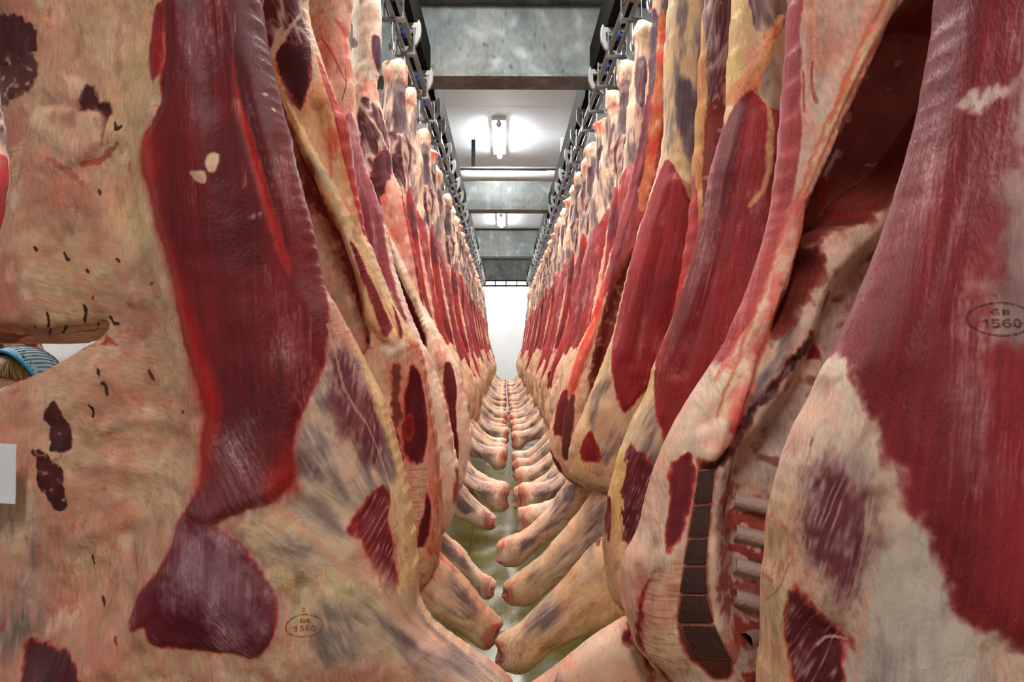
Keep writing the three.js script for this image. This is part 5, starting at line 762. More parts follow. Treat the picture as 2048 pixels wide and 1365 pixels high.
{ // closed side with frosted flank and smooth pale brisket
  const Z = 2.16, px = plane(LX, Z, 0);
  const MU = [[690, 230], [716, 250], [730, 320], [746, 350], [762, 402], [778, 465], [796, 539], [824, 620], [800, 640], [740, 560], [700, 440], [670, 320]];
  hangSide({
    px, X: LX, Z, seed: 9, res: 0.0017, cell: 0.007, wob: 0.004, thick: 0.125, label: 'beef side with pink veined thigh, frosted red flank and smooth pale brisket', body: 'brisket',
    outline: [[650, -190], [698, -195], [714, -160], [706, -110], [712, -40], [706, 25], [701, 82], [710, 149], [716, 237], [729, 311], [742, 350], [760, 402], [777, 465], [795, 539], [820, 614], [845, 675], [868, 722], [898, 818], [914, 897], [922, 953], [914, 1016], [892, 1064], [860, 1085], [780, 1120], [680, 1160], [560, 1120], [490, 950], [460, 700], [480, 400], [530, 150], [600, -20], [640, -110], [636, -160]],
    extras: [{ name: 'foreleg', z: -0.05, outline: [[760, 990], [840, 1010], [888, 1070], [928, 1104], [948, 1132], [966, 1152], [990, 1166], [998, 1180], [988, 1190], [992, 1202], [974, 1216], [952, 1202], [936, 1178], [914, 1160], [880, 1148], [840, 1150], [770, 1130]] }],
    base: { s: 'fat', c: [228, 200, 178], pink: 0.18, blood: 0.08 },
    layers: [
      y_('fat', [[600, -60], [705, -60], [702, 80], [710, 150], [716, 237], [690, 250], [660, 160], [620, 60]], { c: [226, 182, 156], c1: [212, 110, 88], pink: 0.4, blood: 0.35, dir: 0.2 }),
      y_('muscle', MU, { c: [156, 56, 62], c1: [132, 48, 58], film: 0.3, h: 0.01, dir: 0.3, soft: 0.004 }),
      y_('fat', [[768, 440], [782, 475], [800, 545], [826, 620], [850, 680], [838, 690], [800, 600], [776, 510]], { c: [232, 208, 192], pink: 0.1, soft: 0.006, h: 0.004 }),
      y_('fat', [[840, 690], [868, 722], [898, 818], [914, 897], [922, 953], [914, 1016], [892, 1064], [860, 1000], [850, 800]], { c: [232, 208, 184], pink: 0.12, blood: 0.04, dir: 0.2 }),
      y_('muscle', [[914, 940], [922, 950], [918, 1000], [906, 1000]], { c: [194, 40, 36], film: 0, soft: 0.01, rough: 0.02, a: 0.8 }),
      y_('membrane', [[886, 1075], [930, 1105], [950, 1150], [920, 1160], [880, 1120]], { dark: 0.15, dir: 0.9, soft: 0.012, amt: 0.8 }),
      y_('muscle', [[972, 1168], [996, 1166], [998, 1196], [984, 1212], [970, 1196]], { c: [214, 126, 108], c1: [190, 84, 70], film: 0.2, soft: 0.014, rough: 0.02, a: 0.7 }),
      y_('fat', [[978,1186],[993,1185],[994,1202],[980,1204]], { c: [232, 200, 180], c1: [206, 90, 74], pink: 0.35, blood: 0.4, h: 0.006, rough: 0.03, soft: 0.012 }), y_('flat', [[982,1188],[988,1191],[989,1198],[983,1199]], { c: [110, 30, 26], h: -0.014, hw: 0.012, rough: 0.02, soft: 0.006, a: 0.8 }),
    ],
    ridges: [{ p: [[752, 400], [790, 560], [850, 690]], w: 8, h: 0.006 }],
    strokes: [k_([[645, 80], [660, 100], [680, 140], [690, 160]], 3.5, VEIN, 0.7), k_([[690, 130], [692, 170], [684, 200]], 2.5, [110, 34, 34], 0.9), k_([[670, 40], [690, 70], [694, 110]], 6, [206, 70, 56], 0.6), k_([[742, 420], [748, 460], [754, 520]], 6, FILM, 0.7), k_([[770, 560], [790, 610], [815, 650]], 6, FILM, 0.6)],
    regions: [{ name: 'flank_muscle', p: MU }, { name: 'thigh', p: [[560, -60], [712, -60], [720, 240], [690, 230], [640, 200], [580, 100]] }, { name: 'shank', p: [[560, -300], [780, -300], [760, -60], [560, -60]] }],
  });
}
{ // opened side with webbed dark thigh under a white knuckle
  const Z = 2.7, px = plane(LX, Z, 0);
  const cav = [[770, 470], [790, 525], [812, 580], [842, 650], [852, 690], [840, 760], [760, 740], [690, 600], [690, 480], [730, 440]];
  hangSide({
    px, X: LX, Z, seed: 10, res: 0.0018, cell: 0.008, wob: 0.004, thick: 0.12, label: 'opened beef side with white knuckle and dark thigh webbed by pale threads', body: 'brisket',
    outline: [[722, -22], [752, -26], [765, 10], [767, 70], [763, 135], [758, 165], [762, 205], [773, 240], [783, 300], [792, 352], [808, 388], [831, 489], [848, 589], [868, 640], [914, 719], [934, 798], [944, 858], [944, 897], [930, 965], [900, 990], [820, 1020], [720, 1030], [650, 960], [610, 800], [610, 550], [640, 350], [680, 200], [700, 120], [702, 60], [700, 10]],
    extras: [{ name: 'foreleg', z: -0.04, outline: [[840, 920], [900, 948], [930, 974], [952, 1000], [974, 1018], [994, 1036], [990, 1048], [996, 1056], [980, 1070], [958, 1068], [938, 1054], [912, 1044], [880, 1036], [850, 1030]] }],
    base: { s: 'fat', c: [230, 204, 180], pink: 0.2, blood: 0.1 },
    cavity: [{ p: cav, d: 0.16, soft: 0.025 }],
    layers: [
      y_('fat', [[700, 0], [768, 0], [766, 130], [750, 175], [716, 190], [700, 120]], { c: [240, 226, 206], c1: [214, 150, 124], pink: 0.08, blood: 0.08 }),
      y_('muscle', [[742, 78], [752, 70], [764, 82], [764, 135], [756, 140], [746, 112]], { c: [104, 78, 90], c1: [76, 54, 66], film: 0.1, rough: 0.006 }),
      y_('muscle', [[698, 80], [712, 78], [712, 95], [700, 96]], { c: [90, 60, 70], film: 0, rough: 0.006 }),
      y_('fat', [[714, 150], [755, 170], [762, 210], [740, 200], [722, 190]], { c: [232, 196, 176], c1: [210, 96, 80], pink: 0.3, blood: 0.3 }),
      y_('web', [[718, 205], [745, 200], [765, 225], [780, 290], [776, 340], [760, 400], [745, 400], [728, 320], [716, 250]], { amt: 1, dir: 0.5 }),
      y_('muscle', [[745, 320], [780, 300], [784, 345], [772, 390], [760, 412], [742, 380]], { c: [88, 20, 28], film: -0.2 }),
      y_('fat', [[760, 410], [788, 350], [808, 388], [831, 489], [846, 595], [838, 600], [800, 520], [772, 465]], { c: [218, 172, 150], c1: [206, 98, 80], pink: 0.4, blood: 0.25, dir: 0.25 }),
      y_('lining', cav, { fat: -0.15, soft: 0.006 }),
      y_('muscle', [[806, 385], [813, 395], [832, 489], [850, 600], [843, 606], [824, 500], [808, 420]], { c: [184, 50, 46], film: 0, h: 0.008, rough: 0.003 }),
      y_('fat', [[766, 455], [776, 462], [800, 510], [842, 600], [870, 650], [850, 668], [830, 620], [800, 560], [775, 500]], { c: [238, 216, 186], pink: 0.05, h: 0.014, rough: 0.005 }),
      y_('muscle', [[888, 730], [902, 728], [914, 775], [912, 830], [918, 900], [914, 930], [906, 900], [898, 830], [888, 780]], { c: [100, 24, 28], film: -0.1, rough: 0.006 }),
      y_('fat', [[868, 680], [890, 690], [890, 730], [876, 740]], { c: [226, 160, 136], pink: 0.4, h: 0.006, rough: 0.012 }),
      y_('membrane', [[905, 960], [940, 975], [965, 1010], [930, 1030], [905, 1000]], { dark: 0.2, dir: 0.8, soft: 0.01, amt: 0.8 }),
      y_('muscle', [[966, 1030], [992, 1030], [992, 1056], [978, 1068]], { c: [196, 96, 84], film: 0.1, soft: 0.008, rough: 0.02, a: 0.7 }),
      y_('fat', [[979,1045],[992,1044],[993,1059],[980,1060]], { c: [232, 200, 180], c1: [206, 90, 74], pink: 0.35, blood: 0.4, h: 0.006, rough: 0.03, soft: 0.012 }), y_('flat', [[982,1047],[988,1049],[988,1056],[983,1056]], { c: [110, 30, 26], h: -0.014, hw: 0.012, rough: 0.02, soft: 0.006, a: 0.8 }),
    ],
    regions: [{ name: 'thigh', p: [[680, 200], [765, 200], [790, 300], [780, 400], [750, 410], [700, 320]] }, { name: 'shank', p: [[680, -60], [790, -60], [780, 170], [680, 190]] }, { name: 'cavity_lining', p: cav }, { name: 'edge_muscle', p: [[806, 385], [815, 395], [836, 489], [854, 600], [843, 606], [824, 500], [808, 420]] }],
  });
}

// ------------------------------------------------------------ the long rows: six kinds of side, then copies
// drawn for the row whose aisle lies at minus u; the facing row is mirrored
const BODYLINE = [[-0.035, -0.235], [0.022, -0.228], [0.05, -0.265], [0.052, -0.35], [0.05, -0.43], [0.065, -0.53], [0.12, -0.7], [0.2, -0.87], [0.28, -1.06], [0.32, -1.3], [0.33, -1.6], [0.34, -1.85], [0.32, -2.05], [0.26, -2.28], [0.18, -2.4], [0.07, -2.36], [-0.03, -2.2], [-0.12, -2.08], [-0.2, -2.05], [-0.265, -1.97], [-0.295, -1.85], [-0.288, -1.74], [-0.255, -1.6], [-0.205, -1.45], [-0.16, -1.28], [-0.125, -1.1], [-0.105, -0.9], [-0.095, -0.76], [-0.085, -0.63], [-0.07, -0.52], [-0.058, -0.42], [-0.06, -0.34], [-0.06, -0.28]];
function kind(i, open, o = {}) {
  const j = (k, a = 0.02) => nz(i * 7.3 + k * 1.31, k * 2.7 + i) * 2 * a, outline = BODYLINE.map(([x, y], k) => [x * (o.wide ?? 1) + j(k), y * (o.tall ?? 1) + j(k + 60)]);
  const dx = o.dx ?? 0, tip = o.tip ?? 0;
  const leg = { name: 'foreleg', z: open ? -0.06 : -0.01, thick: 0.135, outline: [[0.02, -1.78], [-0.1, -1.79], [-0.19, -1.86], [-0.26, -1.945], [-0.33, -2.03 + tip * 0.4], [-0.4, -2.078 + tip * 0.8], [-0.45, -2.08 + tip], [-0.495, -2.1 + tip], [-0.508, -2.135 + tip], [-0.492, -2.165 + tip], [-0.502, -2.195 + tip], [-0.475, -2.225 + tip], [-0.43, -2.22 + tip], [-0.385, -2.175 + tip * 0.8], [-0.32, -2.145 + tip * 0.6], [-0.24, -2.12 + tip * 0.3], [-0.14, -2.06], [0, -2.02]].map(([x, y], q) => [(x + dx * (x < -0.3 ? 1 : 0)) + j(q + 90, 0.007), y + j(q + 130, 0.007)]) };
  const bloody = o.bloody ?? 0.3;
  const legPaint = [
    y_('fat', [[-0.22, -1.86], [-0.36, -2.0], [-0.52, -2.1], [-0.52, -2.24], [-0.3, -2.18], [-0.14, -2.08]], { c: o.legc ?? [238, 208, 178], pink: 0.16, blood: 0.1, dir: -0.9 }),
    y_('membrane', [[-0.26, -1.95], [-0.3, -1.97], [-0.4, -2.07], [-0.4, -2.12], [-0.32, -2.1], [-0.24, -2.02]], { dark: 0.0, dir: -0.85, soft: 0.03, rough: 0.04, amt: 0.85 }),
    y_('muscle', [[-0.47, -2.1 + tip], [-0.52, -2.13 + tip], [-0.52, -2.22 + tip], [-0.48, -2.2 + tip], [-0.455, -2.16 + tip]], { c: [212, 104, 86], c1: [186, 62, 50], film: 0.15, soft: 0.02, rough: 0.04, a: 0.6 }), y_('flat', [[-0.508, -2.14 + tip], [-0.49, -2.15 + tip], [-0.485, -2.18 + tip], [-0.505, -2.19 + tip]], { c: [120, 36, 30], h: -0.012, hw: 0.012, rough: 0.03, soft: 0.008, a: 0.7 })];
  const hock = [y_('fat', [[-0.08, -0.2], [0.08, -0.2], [0.07, -0.38], [-0.07, -0.38]], { c: [232, 206, 178], c1: [204, 70, 52], pink: bloody - 0.2, blood: bloody, h: 0.004 }),
    y_('membrane', [[-0.08, -0.36], [0.06, -0.36], [0.08, -0.5], [0.14, -0.72], [0.04, -0.86], [-0.08, -0.92], [-0.15, -0.88], [-0.1, -0.5]], { dark: o.shank ?? 0.08, dir: 0.1, yel: o.yel ?? 0.1, blood: 1.2, soft: 0.012, rough: 0.02 }),
    y_('muscle', [[-0.055 + 0.02 * j(3, 1), -0.42], [-0.02, -0.4], [-0.01, -0.5], [-0.025, -0.6], [-0.055, -0.56]], { c: [96, 66, 70], c1: [74, 52, 58], film: 0.15, soft: 0.008 })];
  const ridges = [{ p: [[-0.032, -0.265], [-0.03, -0.29]], w: 0.024, h: 0.02 }, { p: [[0.022, -0.3], [0.03, -0.33]], w: 0.02, h: 0.016 }, { p: [[-0.05, -0.34], [0.04, -0.375]], w: 0.012, h: -0.012 }, { p: [[-0.03, -0.44], [-0.04, -0.58]], w: 0.018, h: 0.014 }, { p: [[0.02, -0.45], [0.04, -0.62]], w: 0.016, h: 0.012 }, { p: [[-0.46, -2.1 + tip], [-0.47, -2.13 + tip]], w: 0.022, h: 0.016 }, { p: [[-0.45, -2.19 + tip], [-0.47, -2.2 + tip]], w: 0.02, h: 0.012 }, { p: [[-0.42, -2.08 + tip], [-0.4, -2.19 + tip]], w: 0.014, h: -0.01 }, { p: [[-0.05, -0.6], [-0.07, -0.9], [-0.12, -1.2], [-0.2, -1.5]], w: 0.03, h: 0.012 }, { p: [[-0.25, -1.95], [-0.36, -2.07], [-0.45, -2.14]], w: 0.03, h: 0.01 }];
  const seed = 20 + i;
  if (!open) {
    const mu = o.mu ?? 0, edge = y => { for (let q = 22; q < 32; q++) { const A = BODYLINE[q], B = BODYLINE[q - 1]; if (y <= A[1] && y >= B[1]) return lerp(B[0], A[0], (y - B[1]) / (A[1] - B[1])); } return -0.2; };
    const MU = [[-0.03, -0.8], [0.1, -0.84], [0.24, -1.05], [0.26, -1.4], [0.14, -1.55 + mu], [0, -1.62 + mu], [-0.12, -1.64 + mu]], y9 = -1.56 + mu; for (let q = 0; q <= 6; q++) { const yy = lerp(y9, -0.9 + j(2, 0.1), q / 6); MU.push([edge(yy) - (q < 6 ? 0.03 : 0.0), yy]); }
    return { seed, outline, extras: [leg], res: 0.003, cell: 0.0105, fcell: 0.01, wob: 0.006, thick: 0.12, body: 'brisket', base: { s: 'fat', c: o.fat ?? [228, 200, 170], pink: 0.2, yel: o.yel ?? 0.1, blood: 0.1 },
      layers: [...hock,
        y_('fat', [[-0.27, -1.7], [-0.2, -1.5], [-0.12, -1.6], [-0.14, -1.85], [-0.22, -2.0], [-0.31, -1.9]], { c: [230, 204, 160], pink: 0.1, yel: 0.1 + 2 * (o.yel ?? 0.1), blood: 0.1 }),
        y_('membrane', [[-0.22, -1.62], [-0.12, -1.6], [-0.02, -1.7], [-0.05, -1.9], [-0.16, -1.98], [-0.24, -1.85]], { dark: 0.05, dir: -0.4, soft: 0.016, rough: 0.03, yel: o.yel ?? 0.1 }),
        y_('muscle', [[-0.23, -1.78], [-0.17, -1.74], [-0.15, -1.85], [-0.19, -1.95], [-0.23, -1.9]], { c: [122, 36, 42], film: 0, stripe: 0.5, dir: -0.5, rough: 0.02 }),
        y_('muscle', MU, { c: o.red ?? [166, 54, 52], c1: [132, 42, 44], film: 0.17 + (o.film ?? 0.12), h: 0.008, dir: -0.2, rough: 0.014, soft: 0.006 }),
        ...legPaint],
      ridges: [...ridges, { p: [[-0.02, -0.78], [-0.06, -1.1], [-0.12, -1.45]], w: 0.016, h: -0.008 }],
      strokes: [k_([[-0.09, -0.95], [-0.12, -1.2], [-0.17, -1.42]], 0.007, FILM, 0.5), k_([[-0.04, -0.8], [-0.07, -1.0]], 0.006, FILM, 0.4), k_([[-0.03, -0.45], [-0.05, -0.62]], 0.004, [206, 70, 54], 0.6)],
      regions: [{ name: 'flank_muscle', p: MU }, { name: 'shank', p: [[-0.2, -0.1], [0.2, -0.1], [0.2, -0.7], [-0.2, -0.7]] }] };
  }
  const cav = [[0.1, -0.9], [0.22, -1.0], [0.25, -1.3], [0.22, -1.6], [0.1, -1.9], [-0.04, -1.95], [-0.12, -1.8], [-0.165, -1.64], [-0.09, -1.38], [0.01, -1.12]];
  return { seed, outline, extras: [leg], res: 0.003, cell: 0.0105, fcell: 0.01, wob: 0.006, thick: 0.12, body: 'brisket', base: { s: 'fat', c: o.fat ?? [228, 190, 160], pink: 0.3, yel: o.yel ?? 0.1, blood: 0.15 },
    cavity: [{ p: cav, d: 0.15, soft: 0.03 }],
    layers: [...hock,
      y_('web', [[-0.085, -0.62], [0.02, -0.58], [0.1, -0.72], [0.06, -0.88], [-0.02, -0.95], [-0.06, -0.82]], { amt: 0.9, dir: -0.4 }),
      y_('fat', [[-0.1, -0.85], [0.05, -0.9], [0, -1.1], [-0.12, -1.4], [-0.17, -1.42], [-0.13, -1.15]], { c: [220, 176, 148], c1: [206, 92, 72], pink: 0.35, blood: 0.2, dir: -0.2 }),
      y_('lining', cav, { fat: 0.02 }),
      y_('muscle', [[-0.1, -0.8], [-0.065, -0.84], [-0.08, -1.05], [-0.12, -1.28], [-0.17, -1.46], [-0.2, -1.46], [-0.15, -1.25], [-0.12, -1.05]], { c: o.red ?? [190, 52, 46], film: 0.05, h: 0.012, dir: -0.2, rough: 0.006 }),
      y_('fat', [[0.09, -0.86], [0.12, -0.9], [0.03, -1.14], [-0.07, -1.38], [-0.15, -1.62], [-0.2, -1.64], [-0.12, -1.38], [-0.03, -1.1]], { c: [236, 208, 172], c1: [214, 120, 84], pink: 0.2, blood: 0.15, h: 0.014, rough: 0.008 }),
      y_('muscle', [[-0.245, -1.66], [-0.215, -1.64], [-0.19, -1.75], [-0.195, -1.9], [-0.225, -1.97], [-0.245, -1.88]], { c: [106, 24, 28], film: -0.1, rough: 0.014, rim: [[186, 70, 52], 0.008] }),
      y_('hairy', [[-0.21, -1.86], [-0.18, -1.82], [-0.17, -1.92], [-0.2, -1.98]], { dir: 0.1 }),
      y_('fat', [[-0.2, -1.62], [-0.16, -1.58], [-0.14, -1.64], [-0.18, -1.68]], { c: [238, 206, 182], pink: 0.2, h: 0.01 }),
      ...legPaint],
    ridges, strokes: [k_([[-0.27, -1.72], [-0.285, -1.85], [-0.26, -1.95]], 0.006, [200, 62, 48], 0.6), k_([[-0.05, -0.95], [-0.09, -1.2]], 0.008, [196, 70, 50], 0.5)],
    regions: [{ name: 'edge_muscle', p: [[-0.13, -0.8], [-0.065, -0.84], [-0.08, -1.05], [-0.12, -1.28], [-0.17, -1.46], [-0.24, -1.46], [-0.18, -1.25]] }, { name: 'cavity_lining', p: cav }, { name: 'shank', p: [[-0.2, -0.1], [0.2, -0.1], [0.2, -0.6], [-0.2, -0.6]] }] };
}
const KINDS = [
  [kind(0, false, { film: 0.16, mu: -0.1 }), 'closed beef side with frosted red flank'],
  [kind(1, true, {}), 'opened beef side with scarlet edge band'],
  [kind(2, false, { mu: 0.12, yel: 0.3, film: 0.02, red: [162, 50, 48], tall: 0.985, tip: -0.03 }), 'closed beef side with yellowish shank'],
  [kind(3, true, { bloody: 0.5, yel: 0.25, red: [196, 58, 48], tip: 0.03 }), 'opened beef side with blood red hock'],
  [kind(4, false, { mu: 0.03, bloody: 0.4, film: 0.28, shank: 0.25, wide: 1.05, red: [158, 66, 74] }), 'closed beef side with violet grey shank'],
  [kind(5, false, { mu: -0.16, bloody: 0.15, shank: -0.1, film: 0.1, red: [172, 52, 52], tip: 0.02 }), 'closed beef side with bare cream shank'],
].map(([s, label]) => { const m = makeSide(s); return { ...m, label, flip: m.geos.map(([n, g]) => [n, mirrored(g)]), roots: {}, top: m.topY }; });
const ONES = ['', 'first', 'second', 'third', 'fourth', 'fifth', 'sixth', 'seventh', 'eighth', 'ninth', 'tenth', 'eleventh', 'twelfth', 'thirteenth', 'fourteenth', 'fifteenth', 'sixteenth', 'seventeenth', 'eighteenth', 'nineteenth'];
const ordinal = n => n < 20 ? ONES[n] : n % 10 ? `${n < 30 ? 'twenty' : 'thirty'}-${ONES[n % 10]}` : n === 20 ? 'twentieth' : 'thirtieth';
function hangKind(k, side, X, Z, yaw, sx, sy) {
  const K = KINDS[k]; let r = K.roots[side];
  if (r) r = copyOf(r); else { r = thing('beef_side', K.label, 'beef side', [0, 0, 0], 0, SIDES); for (const [n, g] of side > 0 ? K.geos : K.flip) part(n, g, K.mat, r); K.roots[side] = r; }
  r.position.set(X, RAIL, -Z); r.rotation.y = yaw; r.scale.set(sx, sy, 1); hangAt.push([X, Z, K.top * sy]); return r;
}
leftZ.forEach((Z, i) => { const k = [3, 2, 3, 4, 0, 3, 5, 1, 4, 1, 0][i % 11]; hangKind(k, -1, LX, Z, 0.16 * nz(i * 1.7, 5), 1 + 0.1 * nz(i * 2.3, 8), 1 + 0.05 * nz(i * 1.9, 3)).userData.label = `${KINDS[k].label}, ${ordinal(i + 1)} in row after the white knuckled side`; });
rightZ.forEach((Z, i) => { const k = [5, 3, 2, 4, 1, 0, 3, 5, 4][i % 9]; hangKind(k, 1, RX, Z, 0.16 * nz(i * 2.9, 15), 1 + 0.1 * nz(i * 1.3, 28), 1 + 0.05 * nz(i * 3.9, 23)).userData.label = `${KINDS[k].label}, ${ordinal(i + 1)} in row after the scarlet corded side`; });
// one more side in the next row, seen past the slit flank
{ const r = hangKind(1, -1, -1.9, 2.75, 0.1, 1, 1); r.userData = { label: 'beef side alone in the next aisle before the white wall', category: 'beef side' };
  const q = thing('hanging_rail', 'overhead rail of the next aisle close to the white side wall', 'rail', [-1.9, RAIL, 0], 0, 'overhead rails'); for (const o of [-0.024, 0.024]) part('rail_bar', cyl(0.013, 19.3, 'z', o, 0, -6.85, 12), M.bar, q); 
  for (const z of [4.565, 8.75, 12.95, 17.1, -2.0]) part('rail_hanger', rbox(0.03, z < 0 ? CEIL - RAIL : 0.165, 0.03, 0, (z < 0 ? CEIL - RAIL : 0.165) / 2, -z, 0.004), M.cast, q); }
// roller hooks, one for each side
{
  const strap = rbox(0.022, 0.125, 0.006, 0, 0, 0, 0.002), wheel = new THREE.CylinderGeometry(0.031, 0.031, 0.02, 24).rotateZ(Math.PI / 2), hub = cyl(0.01, 0.088, 'x', 0, 0, 0, 12);
  const hookG = new THREE.TubeGeometry(new THREE.CatmullRomCurve3([[0, -0.09, 0], [0, -0.16, 0], [0, -0.22, 0], [0, -0.26, 0.02], [0, -0.285, 0.05], [0, -0.27, 0.085], [0, -0.24, 0.09]].map(p => new THREE.Vector3(...p))), 24, 0.0085, 10);
  let proto = null;
  for (const [X, Z, top] of hangAt) {
    const fit = (-top + 0.004) / 0.2935;
    if (!proto) {
      proto = thing('roller_hook', 'steel roller hook with blue wheel carrying a beef side on the rail', 'hook', [X, RAIL, -Z], 0, 'roller hooks on the rails');
      part('wheel', wheel.clone().translate(0, 0.044, 0), M.blue, proto, 'blue plastic wheel'); part('axle', hub.clone().translate(0, 0.044, 0), M.bar, proto);
      for (const s of [-1, 1]) part('side_plate', strap.clone().rotateY(Math.PI / 2).translate(s * 0.042, -0.005, 0), M.bar, proto);
      part('yoke', rbox(0.1, 0.014, 0.03, 0, -0.07, 0, 0.003), M.bar, proto); part('hook', hookG, M.bar, proto, 'curved steel hook').scale.y = fit;
    } else { const c = copyOf(proto); c.position.set(X, RAIL, -Z); c.children.find(q => q.name === 'hook').scale.y = fit; }
  }
}

// ------------------------------------------------------------ paper tag pinned to the slit side
{
  const t = thing('paper_label', 'plain white paper label pinned on the flank of slit beef side', 'label', [LX + PAPER_AT.p[0], RAIL + PAPER_AT.p[1], -1.25 + 0.075], 0);
  const g = new THREE.PlaneGeometry(0.14, 0.093, 16, 8), p = g.attributes.position; for (let i = 0; i < p.count; i++) p.setZ(i, 0.006 * Math.sin(p.getX(i) * 22) + 0.002 * Math.sin(p.getY(i) * 40)); g.computeVertexNormals(); g.rotateZ(-0.04);
  const back = g.clone(); const bp = back.attributes.position; for (let i = 0; i < bp.count; i++) bp.setZ(i, bp.getZ(i) - 0.0006); { const I = back.index.array; for (let i = 0; i < I.length; i += 3) { const q = I[i]; I[i] = I[i + 1]; I[i + 1] = q; } } back.computeVertexNormals();
  part('sheet', mergeGeometries([g, back]), M.paper, t);
  part('pin', cyl(0.002, 0.03, 'z', -0.05, 0.03, 0.0, 8), M.bar, t);
}
// ------------------------------------------------------------ the person in the next aisle
function surfaceNet(f, lo, hi, c) {
  const n = [0, 1, 2].map(i => Math.ceil((hi[i] - lo[i]) / c) + 1), [nx, ny, nz_] = n, v = new Float32Array(nx * ny * nz_), id = new Int32Array(nx * ny * nz_).fill(-1), pos = [], tri = [];
  const at = (i, j, k) => (k * ny + j) * nx + i;
  for (let k = 0; k < nz_; k++) for (let j = 0; j < ny; j++) for (let i = 0; i < nx; i++) v[at(i, j, k)] = f(lo[0] + i * c, lo[1] + j * c, lo[2] + k * c);
  const E = [[0, 1], [0, 2], [0, 4], [1, 3], [1, 5], [2, 3], [2, 6], [3, 7], [4, 5], [4, 6], [5, 7], [6, 7]];
  for (let k = 0; k < nz_ - 1; k++) for (let j = 0; j < ny - 1; j++) for (let i = 0; i < nx - 1; i++) {
    const q = []; let m = 0; for (let b = 0; b < 8; b++) { const w = v[at(i + (b & 1), j + ((b >> 1) & 1), k + (b >> 2))]; q.push(w); if (w < 0) m |= 1 << b; }
    if (m === 0 || m === 255) continue; let x = 0, y = 0, z = 0, s = 0;
    for (const [a, b] of E) if ((q[a] < 0) !== (q[b] < 0)) { const t = q[a] / (q[a] - q[b]); x += (a & 1) + t * ((b & 1) - (a & 1)); y += ((a >> 1) & 1) + t * (((b >> 1) & 1) - ((a >> 1) & 1)); z += (a >> 2) + t * ((b >> 2) - (a >> 2)); s++; }
    id[at(i, j, k)] = pos.length / 3; pos.push(lo[0] + (i + x / s) * c, lo[1] + (j + y / s) * c, lo[2] + (k + z / s) * c);
  }
  const quad = (a, b, cc, d, fl) => { if (a < 0 || b < 0 || cc < 0 || d < 0) return; fl ? tri.push(a, b, cc, a, cc, d) : tri.push(a, cc, b, a, d, cc); };
  for (let k = 1; k < nz_ - 1; k++) for (let j = 1; j < ny - 1; j++) for (let i = 1; i < nx - 1; i++) {
    const s = v[at(i, j, k)] < 0;
    if (s !== v[at(i + 1, j, k)] < 0) quad(id[at(i, j - 1, k - 1)], id[at(i, j, k - 1)], id[at(i, j, k)], id[at(i, j - 1, k)], s);
    if (s !== v[at(i, j + 1, k)] < 0) quad(id[at(i - 1, j, k - 1)], id[at(i - 1, j, k)], id[at(i, j, k)], id[at(i, j, k - 1)], s);
    if (s !== v[at(i, j, k + 1)] < 0) quad(id[at(i - 1, j - 1, k)], id[at(i, j - 1, k)], id[at(i, j, k)], id[at(i - 1, j, k)], s);
  }
  const g = new THREE.BufferGeometry(); g.setAttribute('position', new THREE.Float32BufferAttribute(pos, 3)); g.setIndex(tri); g.computeVertexNormals(); return g;
}
const smin = (a, b, k) => { const h = Math.max(k - Math.abs(a - b), 0) / k; return Math.min(a, b) - h * h * k * 0.25; };
function cap(x, y, z, a, b, r0, r1) { const dx = b[0] - a[0], dy = b[1] - a[1], dz = b[2] - a[2]; let t = ((x - a[0]) * dx + (y - a[1]) * dy + (z - a[2]) * dz) / (dx * dx + dy * dy + dz * dz); t = clamp01(t); return Math.hypot(x - a[0] - dx * t, y - a[1] - dy * t, z - a[2] - dz * t) - (r0 + (r1 - r0) * t); }
const ell = (x, y, z, c, r) => { const a = (x - c[0]) / r[0], b = (y - c[1]) / r[1], d = (z - c[2]) / r[2], l = Math.hypot(a, b, d); return (l - 1) * Math.min(r[0], r[1], r[2]); };
